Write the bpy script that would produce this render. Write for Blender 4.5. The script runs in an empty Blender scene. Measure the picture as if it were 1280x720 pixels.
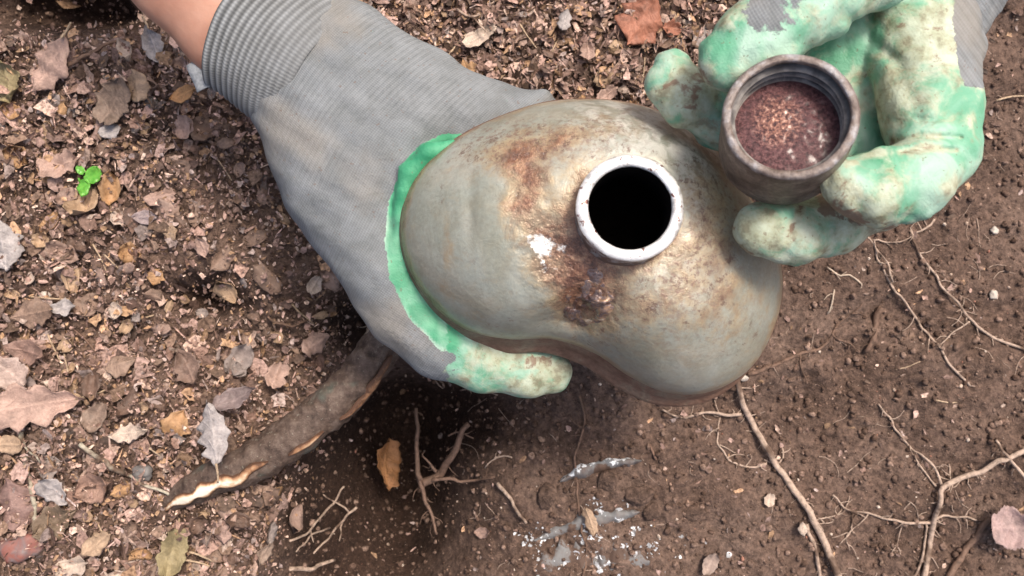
import bpy, math, random
import numpy as np
from mathutils import Vector

random.seed(7)
rng = np.random.default_rng(11)
sc = bpy.context.scene
COL = sc.collection

# ------------------------------------------------------------------ camera
H = 0.65                # camera height above the soil
F = 1108.0              # focal length in photo pixels (1280 wide)
cam_d = bpy.data.cameras.new('camera')
cam_d.sensor_width = 36.0
cam_d.lens = 36.0 * F / 1280.0
cam_d.clip_start = 0.01
cam_d.clip_end = 200.0
cam_d.dof.use_dof = True
cam_d.dof.focus_distance = 0.50
cam_d.dof.aperture_fstop = 14.0
cam = bpy.data.objects.new('camera', cam_d)
cam.location = (0, 0, H)
COL.objects.link(cam)
sc.camera = cam

# ------------------------------------------------------------------ light
SUN_EL, SUN_AZ = math.radians(61), math.radians(52)     # azimuth measured from +x, anticlockwise
world = bpy.data.worlds.new('World')
sc.world = world
world.use_nodes = True
wn = world.node_tree
wn.nodes.clear()
sky = wn.nodes.new('ShaderNodeTexSky')
sky.sky_type = 'NISHITA'
sky.sun_disc = False
sky.sun_elevation = SUN_EL
sky.sun_rotation = math.radians(90) - SUN_AZ
sky.air_density = 1.0
sky.dust_density = 7.0
sky.ozone_density = 1.0
bg = wn.nodes.new('ShaderNodeBackground')
bg.inputs['Strength'].default_value = 0.13
wo = wn.nodes.new('ShaderNodeOutputWorld')
wn.links.new(sky.outputs[0], bg.inputs['Color'])
wn.links.new(bg.outputs[0], wo.inputs['Surface'])
sun_d = bpy.data.lights.new('sun', 'SUN')
sun_d.energy = 2.3
sun_d.angle = math.radians(11)
sun_d.color = (1.0, 0.90, 0.79)
sun = bpy.data.objects.new('sun', sun_d)
sd = Vector((math.cos(SUN_EL) * math.cos(SUN_AZ), math.cos(SUN_EL) * math.sin(SUN_AZ), math.sin(SUN_EL)))
sun.rotation_euler = sd.to_track_quat('Z', 'Y').to_euler()
sun.location = sd * 3
COL.objects.link(sun)
sc.view_settings.view_transform = 'Standard'
sc.view_settings.look = 'None'
sc.view_settings.exposure = 0.45
sc.view_settings.gamma = 1.0

# ------------------------------------------------------------------ helpers
def P(px, py, z):
    """the point at height z that shows at photo pixel px, py"""
    k = (H - z) / F
    return np.array([(px - 640.0) * k, (360.0 - py) * k, z])

def hsh(ix, iy, iz, s):
    h = (ix * 374761393 + iy * 668265263 + iz * 2147483647 + s * 1274126177) & 0xFFFFFFFF
    h = ((h ^ (h >> 13)) * 1274126177) & 0xFFFFFFFF
    h = (h ^ (h >> 16)) & 0xFFFF
    return h.astype(np.float32) / 32767.5 - 1.0

def vnoise(x, y, z, s=0):
    x = np.asarray(x, dtype=np.float64); y = np.asarray(y, dtype=np.float64); z = np.asarray(z, dtype=np.float64)
    x, y, z = np.broadcast_arrays(x, y, z)
    ix = np.floor(x).astype(np.int64); iy = np.floor(y).astype(np.int64); iz = np.floor(z).astype(np.int64)
    fx, fy, fz = x - ix, y - iy, z - iz
    fx = fx * fx * (3 - 2 * fx); fy = fy * fy * (3 - 2 * fy); fz = fz * fz * (3 - 2 * fz)
    r = 0
    for a in (0, 1):
        wa = fx if a else 1 - fx
        for b in (0, 1):
            wb = fy if b else 1 - fy
            for c in (0, 1):
                wc = fz if c else 1 - fz
                r = r + wa * wb * wc * hsh(ix + a, iy + b, iz + c, s)
    return r

def fbm(x, y, z, o=4, s=0):
    r, a = 0, 1.0
    for i in range(o):
        r = r + a * vnoise(x * 2 ** i + 13.7 * i, y * 2 ** i - 7.1 * i, z * 2 ** i + 3.3 * i, s + i)
        a *= 0.5
    return r

def sst(e0, e1, x):
    t = np.clip((x - e0) / (e1 - e0), 0, 1)
    return t * t * (3 - 2 * t)

def link(name, me, mat=None, parent=None, smooth=True):
    o = bpy.data.objects.new(name, me)
    COL.objects.link(o)
    if mat is not None and not me.materials:
        me.materials.append(mat)
    if smooth:
        me.polygons.foreach_set('use_smooth', np.ones(len(me.polygons), dtype=bool))
    if parent is not None:
        o.parent = parent
    return o

def mesh(name, v, f, attrs=None, cols=None):
    me = bpy.data.meshes.new(name)
    v = np.asarray(v, dtype=np.float32)
    if isinstance(f, np.ndarray):
        n, k = f.shape
        me.vertices.add(len(v)); me.vertices.foreach_set('co', v.ravel())
        me.loops.add(n * k); me.loops.foreach_set('vertex_index', f.astype(np.int32).ravel())
        me.polygons.add(n)
        me.polygons.foreach_set('loop_start', np.arange(0, n * k, k, dtype=np.int32))
        me.update(calc_edges=True)
        me.validate()
    else:
        me.from_pydata([tuple(map(float, p)) for p in v], [], f)
        me.update()
    for k_, a in (attrs or {}).items():
        at = me.attributes.new(k_, 'FLOAT', 'POINT')
        at.data.foreach_set('value', np.asarray(a, dtype=np.float32))
    for k_, a in (cols or {}).items():
        at = me.attributes.new(k_, 'FLOAT_COLOR', 'POINT')
        at.data.foreach_set('color', np.asarray(a, dtype=np.float32).ravel())
    return me

def tag(o, label=None, cat=None, group=None, kind=None):
    if label: o['label'] = label
    if cat: o['category'] = cat
    if group: o['group'] = group
    if kind: o['kind'] = kind
    return o

def empty(name, loc):
    o = bpy.data.objects.new(name, None)
    o.location = tuple(float(c) for c in loc)
    o.empty_display_size = 0.02
    COL.objects.link(o)
    return o

def under(o, root):
    """parent keeping the world place (vertices are in world coordinates)"""
    o.parent = root
    o.matrix_parent_inverse.identity()
    o.location = tuple(-c for c in root.location)

def recentre(o, p):
    """give a mesh with world coordinates its origin at p"""
    n = len(o.data.vertices)
    a = np.empty(n * 3, dtype=np.float32); o.data.vertices.foreach_get('co', a)
    a = a.reshape(-1, 3) - np.asarray(p, dtype=np.float32)
    o.data.vertices.foreach_set('co', a.ravel()); o.data.update()
    o.location = tuple(float(c) for c in p)

# ------------------------------------------------------------------ materials
class G:
    """tiny node-graph builder"""
    def __init__(s, name):
        s.m = bpy.data.materials.new(name); s.m.use_nodes = True
        s.t = s.m.node_tree; s.t.nodes.clear()
        s.out = s.n('ShaderNodeOutputMaterial'); s.b = s.n('ShaderNodeBsdfPrincipled')
        s.t.links.new(s.b.outputs[0], s.out.inputs[0])
        s.co = s.n('ShaderNodeTexCoord').outputs['Object']
    def n(s, ty, **kw):
        x = s.t.nodes.new(ty)
        for k, v in kw.items(): setattr(x, k, v)
        return x
    def set(s, sock, v):
        if isinstance(v, bpy.types.NodeSocket): s.t.links.new(v, sock)
        elif isinstance(v, (tuple, list)) and len(v) == 3 and sock.type == 'RGBA': sock.default_value = (*v, 1)
        else: sock.default_value = v
    def noise(s, scale, detail=4, rough=0.55, dist=0.0, co=None, col=False):
        x = s.n('ShaderNodeTexNoise'); s.t.links.new(co or s.co, x.inputs['Vector'])
        x.inputs['Scale'].default_value = scale; x.inputs['Detail'].default_value = detail
        x.inputs['Roughness'].default_value = rough; x.inputs['Distortion'].default_value = dist
        return x.outputs['Color' if col else 'Fac']
    def voro(s, scale, feature='F1', out='Distance', rnd=1.0):
        x = s.n('ShaderNodeTexVoronoi', feature=feature); s.t.links.new(s.co, x.inputs['Vector'])
        x.inputs['Scale'].default_value = scale; x.inputs['Randomness'].default_value = rnd
        return x.outputs[out]
    def attr(s, name, col=False):
        x = s.n('ShaderNodeAttribute', attribute_name=name)
        return x.outputs['Color' if col else 'Fac']
    def math(s, op, a, b=0.0, c=None, clamp=False):
        x = s.n('ShaderNodeMath', operation=op, use_clamp=clamp); s.set(x.inputs[0], a); s.set(x.inputs[1], b)
        if c is not None: s.set(x.inputs[2], c)
        return x.outputs[0]
    def step(s, a, lo, hi, o0=0.0, o1=1.0):
        x = s.n('ShaderNodeMapRange', interpolation_type='SMOOTHSTEP'); s.set(x.inputs[0], a)
        for i, v in enumerate((lo, hi, o0, o1)): x.inputs[i + 1].default_value = v
        return x.outputs[0]
    def mix(s, f, a, b, mode='MIX'):
        x = s.n('ShaderNodeMix', data_type='RGBA', blend_type=mode)
        s.set(x.inputs[0], f); s.set(x.inputs[6], a); s.set(x.inputs[7], b)
        return x.outputs[2]
    def ramp(s, f, stops):
        x = s.n('ShaderNodeValToRGB'); s.set(x.inputs[0], f)
        e = x.color_ramp.elements
        while len(e) < len(stops): e.new(0.5)
        for el, (p, c) in zip(e, stops): el.position = p; el.color = (*c, 1)
        return x.outputs[0]
    def bump(s, h, strength, dist, prev=None):
        x = s.n('ShaderNodeBump'); s.set(x.inputs['Height'], h)
        x.inputs['Strength'].default_value = strength; x.inputs['Distance'].default_value = dist
        if prev is not None: s.t.links.new(prev, x.inputs['Normal'])
        return x.outputs[0]
    def done(s, color=None, rough=None, normal=None, metal=None, spec=None, coat=None, coat_r=None, sub=None):
        b = s.b.inputs
        if color is not None: s.set(b['Base Color'], color)
        if rough is not None: s.set(b['Roughness'], rough)
        if normal is not None: s.set(b['Normal'], normal)
        if metal is not None: s.set(b['Metallic'], metal)
        if spec is not None: s.set(b['Specular IOR Level'], spec)
        if coat is not None: s.set(b['Coat Weight'], coat)
        if coat_r is not None: s.set(b['Coat Roughness'], coat_r)
        if sub is not None:
            s.set(b['Subsurface Weight'], sub); b['Subsurface Radius'].default_value = (0.6, 0.25, 0.15)
            b['Subsurface Scale'].default_value = 0.006
        return s.m

def m_soil():
    g = G('damp brown soil')
    a = g.noise(14, 5, 0.6); b = g.noise(160, 5, 0.65); c = g.noise(900, 3, 0.6)
    base = g.ramp(a, [(0.3, (0.105, 0.068, 0.051)), (0.5, (0.160, 0.106, 0.082)), (0.7, (0.205, 0.142, 0.112))])
    b = g.noise(230, 6, 0.72)
    fine = g.ramp(b, [(0.32, (0.35, 0.32, 0.30)), (0.5, (0.95, 0.93, 0.92)), (0.68, (1.75, 1.7, 1.65))])
    col = g.mix(0.85, base, fine, 'MULTIPLY')
    shade_fac = g.step(g.math('ADD', g.attr('hollow_shade'), g.math('MULTIPLY', g.math('SUBTRACT', g.noise(40, 5, 0.65), 0.5), 0.9)), 0.25, 0.75)
    col = g.mix(g.math('MULTIPLY', shade_fac, 0.95), col, g.mix(1.0, col, (0.26, 0.215, 0.19), 'MULTIPLY'))  # painted shade: soil colour multiplied darker in the hollows
    sp = g.step(g.noise(420, 2, 0.5), 0.64, 0.72)
    col = g.mix(g.math('MULTIPLY', sp, 0.45), col, (0.30, 0.20, 0.15))
    g2 = g.step(g.noise(300, 2, 0.5, 0.6), 0.66, 0.73)
    col = g.mix(g.math('MULTIPLY', g2, 0.5), col, (0.03, 0.018, 0.012))
    n = g.bump(b, 0.9, 0.004); n = g.bump(c, 0.8, 0.0012, n)
    return g.done(col, g.step(a, 0.3, 0.7, 0.95, 0.75), n, spec=0.25)

def m_attrcol(name, rough=0.7, fine=420, spec=0.3, bumpd=0.0006):
    g = G(name)
    c = g.attr('col', True)
    v = g.noise(fine, 4, 0.6)
    m = g.ramp(v, [(0.32, (0.35, 0.32, 0.30)), (0.5, (0.95, 0.94, 0.93)), (0.68, (1.5, 1.5, 1.5))])
    col = g.mix(0.9, c, m, 'MULTIPLY')
    return g.done(col, rough, g.bump(v, 0.7, bumpd), spec=spec)

def m_leafobj(name, stops):
    """dry leaf: hue from the object's own random number, blotches and fine veins over it"""
    g = G(name)
    oi = g.n('ShaderNodeObjectInfo')
    base = g.ramp(oi.outputs['Random'], stops)
    b1 = g.noise(60, 4, 0.6); b2 = g.noise(500, 3, 0.6)
    col = g.mix(0.85, base, g.ramp(b1, [(0.3, (0.5, 0.45, 0.42)), (0.5, (0.95, 0.95, 0.95)), (0.7, (1.3, 1.25, 1.2))]), 'MULTIPLY')
    col = g.mix(0.5, col, g.ramp(b2, [(0.3, (0.55, 0.5, 0.5)), (0.7, (1.2, 1.2, 1.2))]), 'MULTIPLY')
    return g.done(col, 0.6, g.bump(b2, 0.6, 0.0008), spec=0.35)

def m_leaf(name, c, blot=0.5, vein=None, rough=0.55):
    g = G(name)
    b1 = g.noise(70, 5, 0.65, 0.5); b2 = g.noise(600, 3, 0.6)
    dark = tuple(k * 0.42 for k in c); lite = tuple(min(1, k * 1.35) for k in c)
    col = g.ramp(b1, [(0.28, dark), (0.5, c), (0.75, lite)])
    v = g.attr('vein')
    col = g.mix(g.math('MULTIPLY', v, 0.55), col, vein or lite)
    col = g.mix(0.5, col, g.ramp(b2, [(0.3, (0.6, 0.57, 0.55)), (0.7, (1.15, 1.15, 1.15))]), 'MULTIPLY')
    h = g.math('ADD', b2, g.math('MULTIPLY', v, 0.8))
    return g.done(col, rough, g.bump(h, 0.8, 0.0008), spec=0.35)

def m_root(name, c, dirt=0.5, scale=300):
    g = G(name)
    b1 = g.noise(scale, 4, 0.6); b2 = g.noise(45, 3, 0.6)
    col = g.ramp(b1, [(0.3, tuple(k * 0.45 for k in c)), (0.5, c), (0.72, tuple(min(1, k * 1.3) for k in c))])
    col = g.mix(g.step(b2, 0.62 - 0.25 * dirt, 0.75 - 0.2 * dirt), col, (0.12, 0.075, 0.052))
    return g.done(col, 0.7, g.bump(b1, 0.8, 0.0008), spec=0.3)

def m_bark():
    g = G('dark cracked bark')
    b1 = g.noise(150, 6, 0.7, 0.0); b2 = g.noise(30, 3, 0.6); b3 = g.noise(420, 3, 0.6)
    col = g.ramp(b1, [(0.32, (0.038, 0.024, 0.018)), (0.5, (0.105, 0.070, 0.053)), (0.66, (0.17, 0.125, 0.10))])
    col = g.mix(g.step(b2, 0.56, 0.68), col, (0.10, 0.105, 0.085))
    col = g.mix(g.math('MULTIPLY', g.step(b3, 0.62, 0.7), 0.7), col, (0.27, 0.24, 0.19))
    return g.done(col, 0.6, g.bump(b3, 0.5, 0.0008, g.bump(b1, 0.8, 0.0022)), spec=0.4)

def m_barewood():
    g = G('torn bare root wood')
    a = g.attr('edge'); b1 = g.noise(150, 5, 0.6, 1.0)
    f = g.math('ADD', a, g.math('MULTIPLY', g.math('SUBTRACT', b1, 0.5), 0.9))
    col = g.ramp(f, [(0.15, (0.10, 0.05, 0.03)), (0.4, (0.36, 0.19, 0.10)), (0.62, (0.62, 0.46, 0.30)), (0.8, (0.85, 0.76, 0.62))])
    return g.done(col, 0.6, g.bump(b1, 0.6, 0.0015), spec=0.3)

def m_steel():
    """weathered grey-green painted steel with rust where it has worn through"""
    g = G('weathered painted steel')
    rust, pale, wet = g.attr('rust'), g.attr('pale'), g.attr('wet')
    big = g.noise(22, 5, 0.6, 0.4); mid = g.noise(95, 5, 0.65, 0.6); fin = g.noise(480, 4, 0.65)
    painted_shine = g.attr('painted_shine')
    col = g.ramp(big, [(0.3, (0.250, 0.268, 0.222)), (0.5, (0.325, 0.345, 0.300)), (0.7, (0.415, 0.430, 0.385))])
    film = g.ramp(g.noise(38, 5, 0.7, 0.5), [(0.40, (1.0, 1.0, 1.0)), (0.72, (1.0, 0.80, 0.64))])
    col = g.mix(0.6, col, film, 'MULTIPLY')
    col = g.mix(0.6, col, g.ramp(fin, [(0.3, (0.78, 0.76, 0.74)), (0.7, (1.12, 1.12, 1.12))]), 'MULTIPLY')
    pl = g.math('MULTIPLY', pale, g.step(mid, 0.40, 0.58), clamp=True)
    col = g.mix(pl, col, (0.62, 0.61, 0.56))
    r0 = g.math('ADD', rust, g.math('MULTIPLY', g.math('SUBTRACT', g.noise(70, 6, 0.7, 0.2), 0.5), 1.5))
    halo = g.step(r0, 0.05, 0.55)
    col = g.mix(g.math('MULTIPLY', halo, 0.75), col, g.ramp(mid, [(0.35, (0.26, 0.165, 0.095)), (0.6, (0.42, 0.315, 0.18))]))
    core = g.step(r0, 0.38, 0.95)
    rc = g.ramp(g.noise(160, 6, 0.7), [(0.36, (0.065, 0.022, 0.014)), (0.5, (0.205, 0.085, 0.050)), (0.64, (0.42, 0.235, 0.14))])
    col = g.mix(g.math('MULTIPLY', core, 0.9), col, rc)
    pit = g.math('MULTIPLY', g.step(g.noise(170, 8, 0.78, 0.0), 0.545, 0.63), g.step(g.math('ADD', g.noise(28, 3, 0.5), g.math('MULTIPLY', g.attr('pit'), 0.40)), 0.50, 0.74))
    pit2 = g.math('MULTIPLY', g.step(g.noise(330, 6, 0.75), 0.50, 0.60), g.attr('pit'))
    col = g.mix(g.math('MULTIPLY', pit2, 0.75), col, (0.20, 0.125, 0.10))
    col = g.mix(g.math('MULTIPLY', pit, 0.8), col, (0.14, 0.082, 0.062))
    sh = g.step(g.math('ADD', painted_shine, g.math('MULTIPLY', g.math('SUBTRACT', g.noise(170, 4, 0.6, 0.2), 0.5), 2.4)), 0.55, 0.92)
    col = g.mix(sh, col, (0.92, 0.89, 0.84))  # highlight put into the base colour as a near-white patch
    rough = g.math('SUBTRACT', g.step(mid, 0.3, 0.7, 0.28, 0.48), g.math('MULTIPLY', wet, 0.3), clamp=True)
    coat = g.math('MULTIPLY', wet, 1.0)
    n = g.bump(mid, 0.35, 0.0016); n = g.bump(fin, 0.35, 0.0004, n)
    n = g.bump(g.math('MULTIPLY', core, fin), 0.7, 0.0015, n); n = g.bump(g.math('MULTIPLY', wet, g.noise(130, 3, 0.5)), 1.0, 0.005, n)
    return g.done(col, rough, n, metal=0.14, spec=0.5, coat=coat, coat_r=0.08)

def m_band():
    g = G('clay smeared rusty steel edge')
    b = g.noise(60, 5, 0.65, 0.5); f = g.noise(500, 4, 0.6)
    col = g.ramp(b, [(0.3, (0.14, 0.072, 0.048)), (0.5, (0.22, 0.128, 0.088)), (0.72, (0.27, 0.215, 0.15))])
    col = g.mix(0.5, col, g.ramp(f, [(0.3, (0.5, 0.5, 0.5)), (0.7, (1.2, 1.2, 1.2))]), 'MULTIPLY')
    return g.done(col, 0.7, g.bump(f, 0.6, 0.0006, g.bump(b, 0.4, 0.002)), spec=0.35)

def m_rim():
    g = G('bright bare metal rim')
    b = g.noise(160, 4, 0.6, 0.3); f = g.noise(700, 3, 0.6)
    col = g.ramp(b, [(0.36, (0.42, 0.40, 0.38)), (0.47, (0.74, 0.73, 0.72)), (0.6, (0.86, 0.86, 0.85))])
    col = g.mix(g.step(g.noise(260, 3, 0.6, 0.2), 0.60, 0.66), col, (0.16, 0.07, 0.06))
    e = g.attr('edge')
    f2 = g.math('ADD', e, g.math('MULTIPLY', g.math('SUBTRACT', b, 0.5), 2.0))
    col = g.mix(g.step(f2, 0.45, 0.75), col, (0.20, 0.135, 0.105))
    return g.done(col, 0.35, g.bump(f, 0.35, 0.0003, g.bump(b, 0.4, 0.001)), metal=0.35, spec=0.6)

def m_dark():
    g = G('shade black rusted inside'); f = g.noise(200, 3)
    return g.done(g.ramp(f, [(0.3, (0.004, 0.003, 0.003)), (0.7, (0.010, 0.007, 0.006))]), 0.95, spec=0.05)  # near-black colour stands in for the shade inside the neck

def m_lump():
    g = G('rusted solder lump')
    b = g.noise(110, 5, 0.65, 0.7); f = g.noise(520, 3)
    col = g.ramp(b, [(0.34, (0.035, 0.018, 0.016)), (0.44, (0.13, 0.062, 0.042)), (0.52, (0.18, 0.14, 0.14)), (0.60, (0.36, 0.21, 0.12)), (0.68, (0.62, 0.52, 0.40))])
    return g.done(col, g.step(f, 0.35, 0.65, 0.22, 0.5), g.bump(f, 0.4, 0.0006, g.bump(b, 0.8, 0.002)), metal=0.25, spec=0.6, coat=0.5, coat_r=0.15)

def m_cap():
    g = G('earth stained zinc cap')
    e = g.attr('edge'); b = g.noise(90, 5, 0.65, 0.5); f = g.noise(520, 4, 0.65)
    col = g.ramp(b, [(0.35, (0.105, 0.072, 0.055)), (0.5, (0.19, 0.14, 0.108)), (0.66, (0.30, 0.24, 0.19))])
    col = g.mix(g.step(g.math('ADD', e, g.math('MULTIPLY', g.math('SUBTRACT', b, 0.5), 1.3)), 0.45, 0.8), col, g.ramp(g.noise(110, 4, 0.6), [(0.38, (0.15, 0.115, 0.10)), (0.52, (0.24, 0.20, 0.18)), (0.66, (0.36, 0.35, 0.36))]))
    col = g.mix(0.6, col, g.ramp(f, [(0.3, (0.45, 0.42, 0.42)), (0.7, (1.25, 1.25, 1.25))]), 'MULTIPLY')
    return g.done(col, 0.55, g.bump(f, 0.6, 0.0007, g.bump(b, 0.6, 0.0018)), metal=0.2, spec=0.5)

def m_capin():
    g = G('grey zinc thread'); b0 = g.noise(130, 4, 0.6, 0.4); b = g.math('ADD', g.math('MULTIPLY', b0, 0.7), g.math('MULTIPLY', g.attr('edge'), 0.30))
    col = g.ramp(b, [(0.3, (0.05, 0.042, 0.038)), (0.48, (0.13, 0.12, 0.115)), (0.70, (0.40, 0.37, 0.34))])
    return g.done(col, 0.5, g.bump(b, 0.5, 0.001), metal=0.3, spec=0.5)

def m_liner():
    g = G('reddish granular cap liner')
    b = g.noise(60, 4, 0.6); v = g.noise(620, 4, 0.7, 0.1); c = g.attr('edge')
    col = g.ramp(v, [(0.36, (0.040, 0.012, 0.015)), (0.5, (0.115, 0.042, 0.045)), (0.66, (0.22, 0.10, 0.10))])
    lit_centre = g.math('MULTIPLY', c, g.step(v, 0.42, 0.6))
    col = g.mix(lit_centre, col, (0.62, 0.30, 0.19))  # light on the liner floor painted as a brighter middle
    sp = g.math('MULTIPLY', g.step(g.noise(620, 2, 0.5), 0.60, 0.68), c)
    col = g.mix(sp, col, (0.9, 0.62, 0.5))  # glints painted as pale specks
    return g.done(col, 0.35, g.bump(v, 0.9, 0.0016), metal=0.15, spec=0.6, coat=0.3, coat_r=0.2)

def m_glove(knit_scale=620):
    """grey knit with green latex dip ('dip' attribute) and clay ('mud' attribute)"""
    g = G('dirty dipped glove')
    dip, mud, kn = g.attr('dip'), g.attr('mud'), g.attr('kv')
    b = g.noise(70, 5, 0.65, 0.4); f = g.noise(700, 3, 0.6); big = g.noise(20, 3, 0.5)
    # knit: two crossing sine fields following the hand
    ku, kv = g.attr('ku'), g.attr('kv')
    s1 = g.math('SINE', g.math('MULTIPLY', ku, 4700.0)); s2 = g.math('SINE', g.math('MULTIPLY', kv, 5600.0))
    knit = g.math('MULTIPLY', g.math('ADD', g.math('MULTIPLY', s1, 0.6), g.math('MULTIPLY', s2, 0.4)), 1.0)
    k01 = g.step(knit, -0.9, 0.9)
    s3 = g.step(g.math('SINE', g.math('MULTIPLY', ku, 1900.0)), -1, 1)
    rows_ = g.math('MULTIPLY', s3, g.step(g.noise(16, 2, 0.5), 0.42, 0.62))
    grey = g.ramp(b, [(0.3, (0.140, 0.152, 0.156)), (0.5, (0.185, 0.199, 0.208)), (0.72, (0.230, 0.248, 0.262))])
    grey = g.mix(0.8, grey, g.ramp(k01, [(0.0, (0.80, 0.80, 0.80)), (1.0, (1.08, 1.08, 1.08))]), 'MULTIPLY')
    grey = g.mix(g.math('MULTIPLY', rows_, 0.22), grey, (0.32, 0.335, 0.35))
    grey = g.mix(g.math('MULTIPLY', g.step(big, 0.48, 0.70), 0.45), grey, (0.27, 0.235, 0.19))
    d0 = g.math('ADD', dip, g.math('MULTIPLY', g.math('SUBTRACT', g.noise(110, 5, 0.7, 0.2), 0.5), 2.0))
    dm = g.step(d0, 0.40, 0.58)
    green = g.ramp(g.noise(34, 4, 0.6, 0.6), [(0.32, (0.07, 0.29, 0.16)), (0.48, (0.17, 0.40, 0.27)), (0.62, (0.36, 0.54, 0.43))])
    green = g.mix(g.step(mud, 0.32, 0.05), green, g.ramp(g.noise(90, 3, 0.5), [(0.35, (0.03, 0.24, 0.12)), (0.65, (0.09, 0.38, 0.21))]))
    m0 = g.math('ADD', mud, g.math('MULTIPLY', g.math('SUBTRACT', b, 0.5), 1.7))
    clay = g.ramp(g.noise(120, 4, 0.6), [(0.36, (0.25, 0.20, 0.13)), (0.47, (0.41, 0.40, 0.28)), (0.62, (0.52, 0.55, 0.43))])
    green = g.mix(g.math('MULTIPLY', g.step(m0, 0.38, 0.80), 0.85), green, clay)
    brown = g.step(g.math('ADD', mud, g.math('MULTIPLY', g.math('SUBTRACT', g.noise(110, 5, 0.65, 0.5), 0.5), 2.0)), 1.0, 1.2)
    green = g.mix(g.math('MULTIPLY', brown, 0.85), green, (0.20, 0.12, 0.08))
    col = g.mix(dm, grey, green)
    sp = g.step(g.noise(420, 2, 0.5), 0.68, 0.72)
    col = g.mix(g.math('MULTIPLY', sp, 0.5), col, (0.15, 0.09, 0.06))
    rough = g.math('SUBTRACT', 0.9, g.math('MULTIPLY', dm, 0.30))
    h = g.math('MULTIPLY', knit, g.math('SUBTRACT', 1.0, g.math('MULTIPLY', dm, 0.82)))
    n = g.bump(h, 0.25, 0.0003); n = g.bump(g.noise(160, 4, 0.6, 0.5), 0.5, 0.0014, n); n = g.bump(b, 0.3, 0.002, n); n = g.bump(f, 0.4, 0.0004, n)
    return g.done(col, rough, n, spec=0.4)

def m_cuff():
    g = G('grey ribbed cuff knit')
    b = g.noise(80, 4, 0.6); rb = g.attr('rib'); f = g.noise(1500, 2, 0.5)
    col = g.ramp(rb, [(0.0, (0.085, 0.090, 0.092)), (0.55, (0.185, 0.193, 0.198)), (1.0, (0.29, 0.305, 0.315))])
    col = g.mix(0.5, col, g.ramp(b, [(0.3, (0.7, 0.68, 0.64)), (0.7, (1.15, 1.15, 1.15))]), 'MULTIPLY')
    s = g.step(g.math('SINE', g.math('MULTIPLY', g.attr('ang'), 760.0)), -1, 1)
    col = g.mix(0.18, col, g.ramp(s, [(0, (0.6, 0.6, 0.6)), (1, (1.2, 1.2, 1.2))]), 'MULTIPLY')
    return g.done(col, 0.92, g.bump(g.math('ADD', s, f), 0.4, 0.0004), spec=0.2)

def m_skin():
    g = G('skin')
    b = g.noise(30, 4, 0.6); p = g.noise(700, 3, 0.6)
    col = g.ramp(b, [(0.3, (0.36, 0.17, 0.115)), (0.6, (0.48, 0.26, 0.185)), (0.8, (0.53, 0.31, 0.23))])
    return g.done(col, 0.5, g.bump(p, 0.4, 0.0003, g.bump(b, 0.3, 0.002)), spec=0.4, sub=0.25)

def m_stone(name, c1, c2):
    g = G(name); b = g.noise(60, 4, 0.6, 0.4); f = g.noise(500, 3)
    col = g.ramp(b, [(0.42, c1), (0.58, c2)])
    return g.done(col, 0.55, g.bump(f, 0.5, 0.0006), spec=0.4)

def m_plate():
    g = G('buried sheet with flaking white paint')
    b = g.noise(55, 5, 0.7, 0.4); f = g.noise(240, 4, 0.65, 0.2)
    w = g.math('ADD', g.attr('paint'), g.math('MULTIPLY', g.math('SUBTRACT', f, 0.5), 2.4))
    col = g.ramp(b, [(0.3, (0.15, 0.115, 0.10)), (0.5, (0.19, 0.19, 0.19)), (0.7, (0.27, 0.30, 0.32))])
    col = g.mix(g.step(w, 0.62, 0.72), col, (0.80, 0.83, 0.86))
    d = g.step(g.math('ADD', g.math('SUBTRACT', 1.0, g.attr('paint')), g.math('MULTIPLY', g.math('SUBTRACT', b, 0.5), 2.4)), 0.75, 0.95)
    col = g.mix(d, col, (0.11, 0.07, 0.052))
    return g.done(col, 0.7, g.bump(f, 0.7, 0.001), spec=0.3)

M = dict(soil=m_soil(), chips=m_attrcol('dry leaf litter', 0.65), clods=m_attrcol('soil crumbs', 0.95, 500, 0.15, 0.001),
         root=m_root('pale root skin', (0.43, 0.32, 0.25), 0.42), rootb=m_root('brown root skin', (0.17, 0.105, 0.075), 0.5),
         rootw=m_root('cream root skin', (0.55, 0.44, 0.34), 0.05), lichen=m_root('lichen speckled twig', (0.40, 0.36, 0.28), 0.45, 420),
         bark=m_bark(), bare=m_barewood(), steel=m_steel(), band=m_band(), rim=m_rim(), dark=m_dark(), lump=m_lump(),
         cap=m_cap(), capin=m_capin(), liner=m_liner(), glove=m_glove(), cuff=m_cuff(), skin=m_skin(), plate=m_plate(),
         frag=m_leafobj('dry leaf fragment', [(0.0, (0.13, 0.082, 0.062)), (0.2, (0.22, 0.145, 0.112)), (0.4, (0.30, 0.205, 0.165)),
                                             (0.55, (0.17, 0.11, 0.08)), (0.7, (0.38, 0.26, 0.19)), (0.82, (0.30, 0.24, 0.225)),
                                             (0.92, (0.42, 0.27, 0.15)), (1.0, (0.48, 0.38, 0.32))]),
         straw=m_root('dry straw', (0.46, 0.34, 0.23), 0.1, 500), strawb=m_root('brown plant stalk', (0.20, 0.12, 0.085), 0.1, 500))

# ------------------------------------------------------------------ ground
EDGE = [(200, 1100), (318, 760), (350, 690), (372, 620), (402, 555), (442, 470), (470, 400), (505, 290), (600, 210), (740, 185), (870, 170), (935, 90), (985, -60), (1020, -500)]
def edge_sd(u, v):
    """signed pixel distance to the bank's edge; positive on the bank (left/up) side"""
    best = np.full(np.shape(u), 1e9); sg = np.ones(np.shape(u))
    for (x0, y0), (x1, y1) in zip(EDGE[:-1], EDGE[1:]):
        dx, dy = x1 - x0, y1 - y0
        t = np.clip(((u - x0) * dx + (v - y0) * dy) / (dx * dx + dy * dy), 0, 1)
        ex, ey = u - x0 - t * dx, v - y0 - t * dy
        d = np.hypot(ex, ey)
        s = np.sign(dx * ey - dy * ex)
        m = d < best
        best = np.where(m, d, best); sg = np.where(m, s, sg)
    return -best * sg

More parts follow.
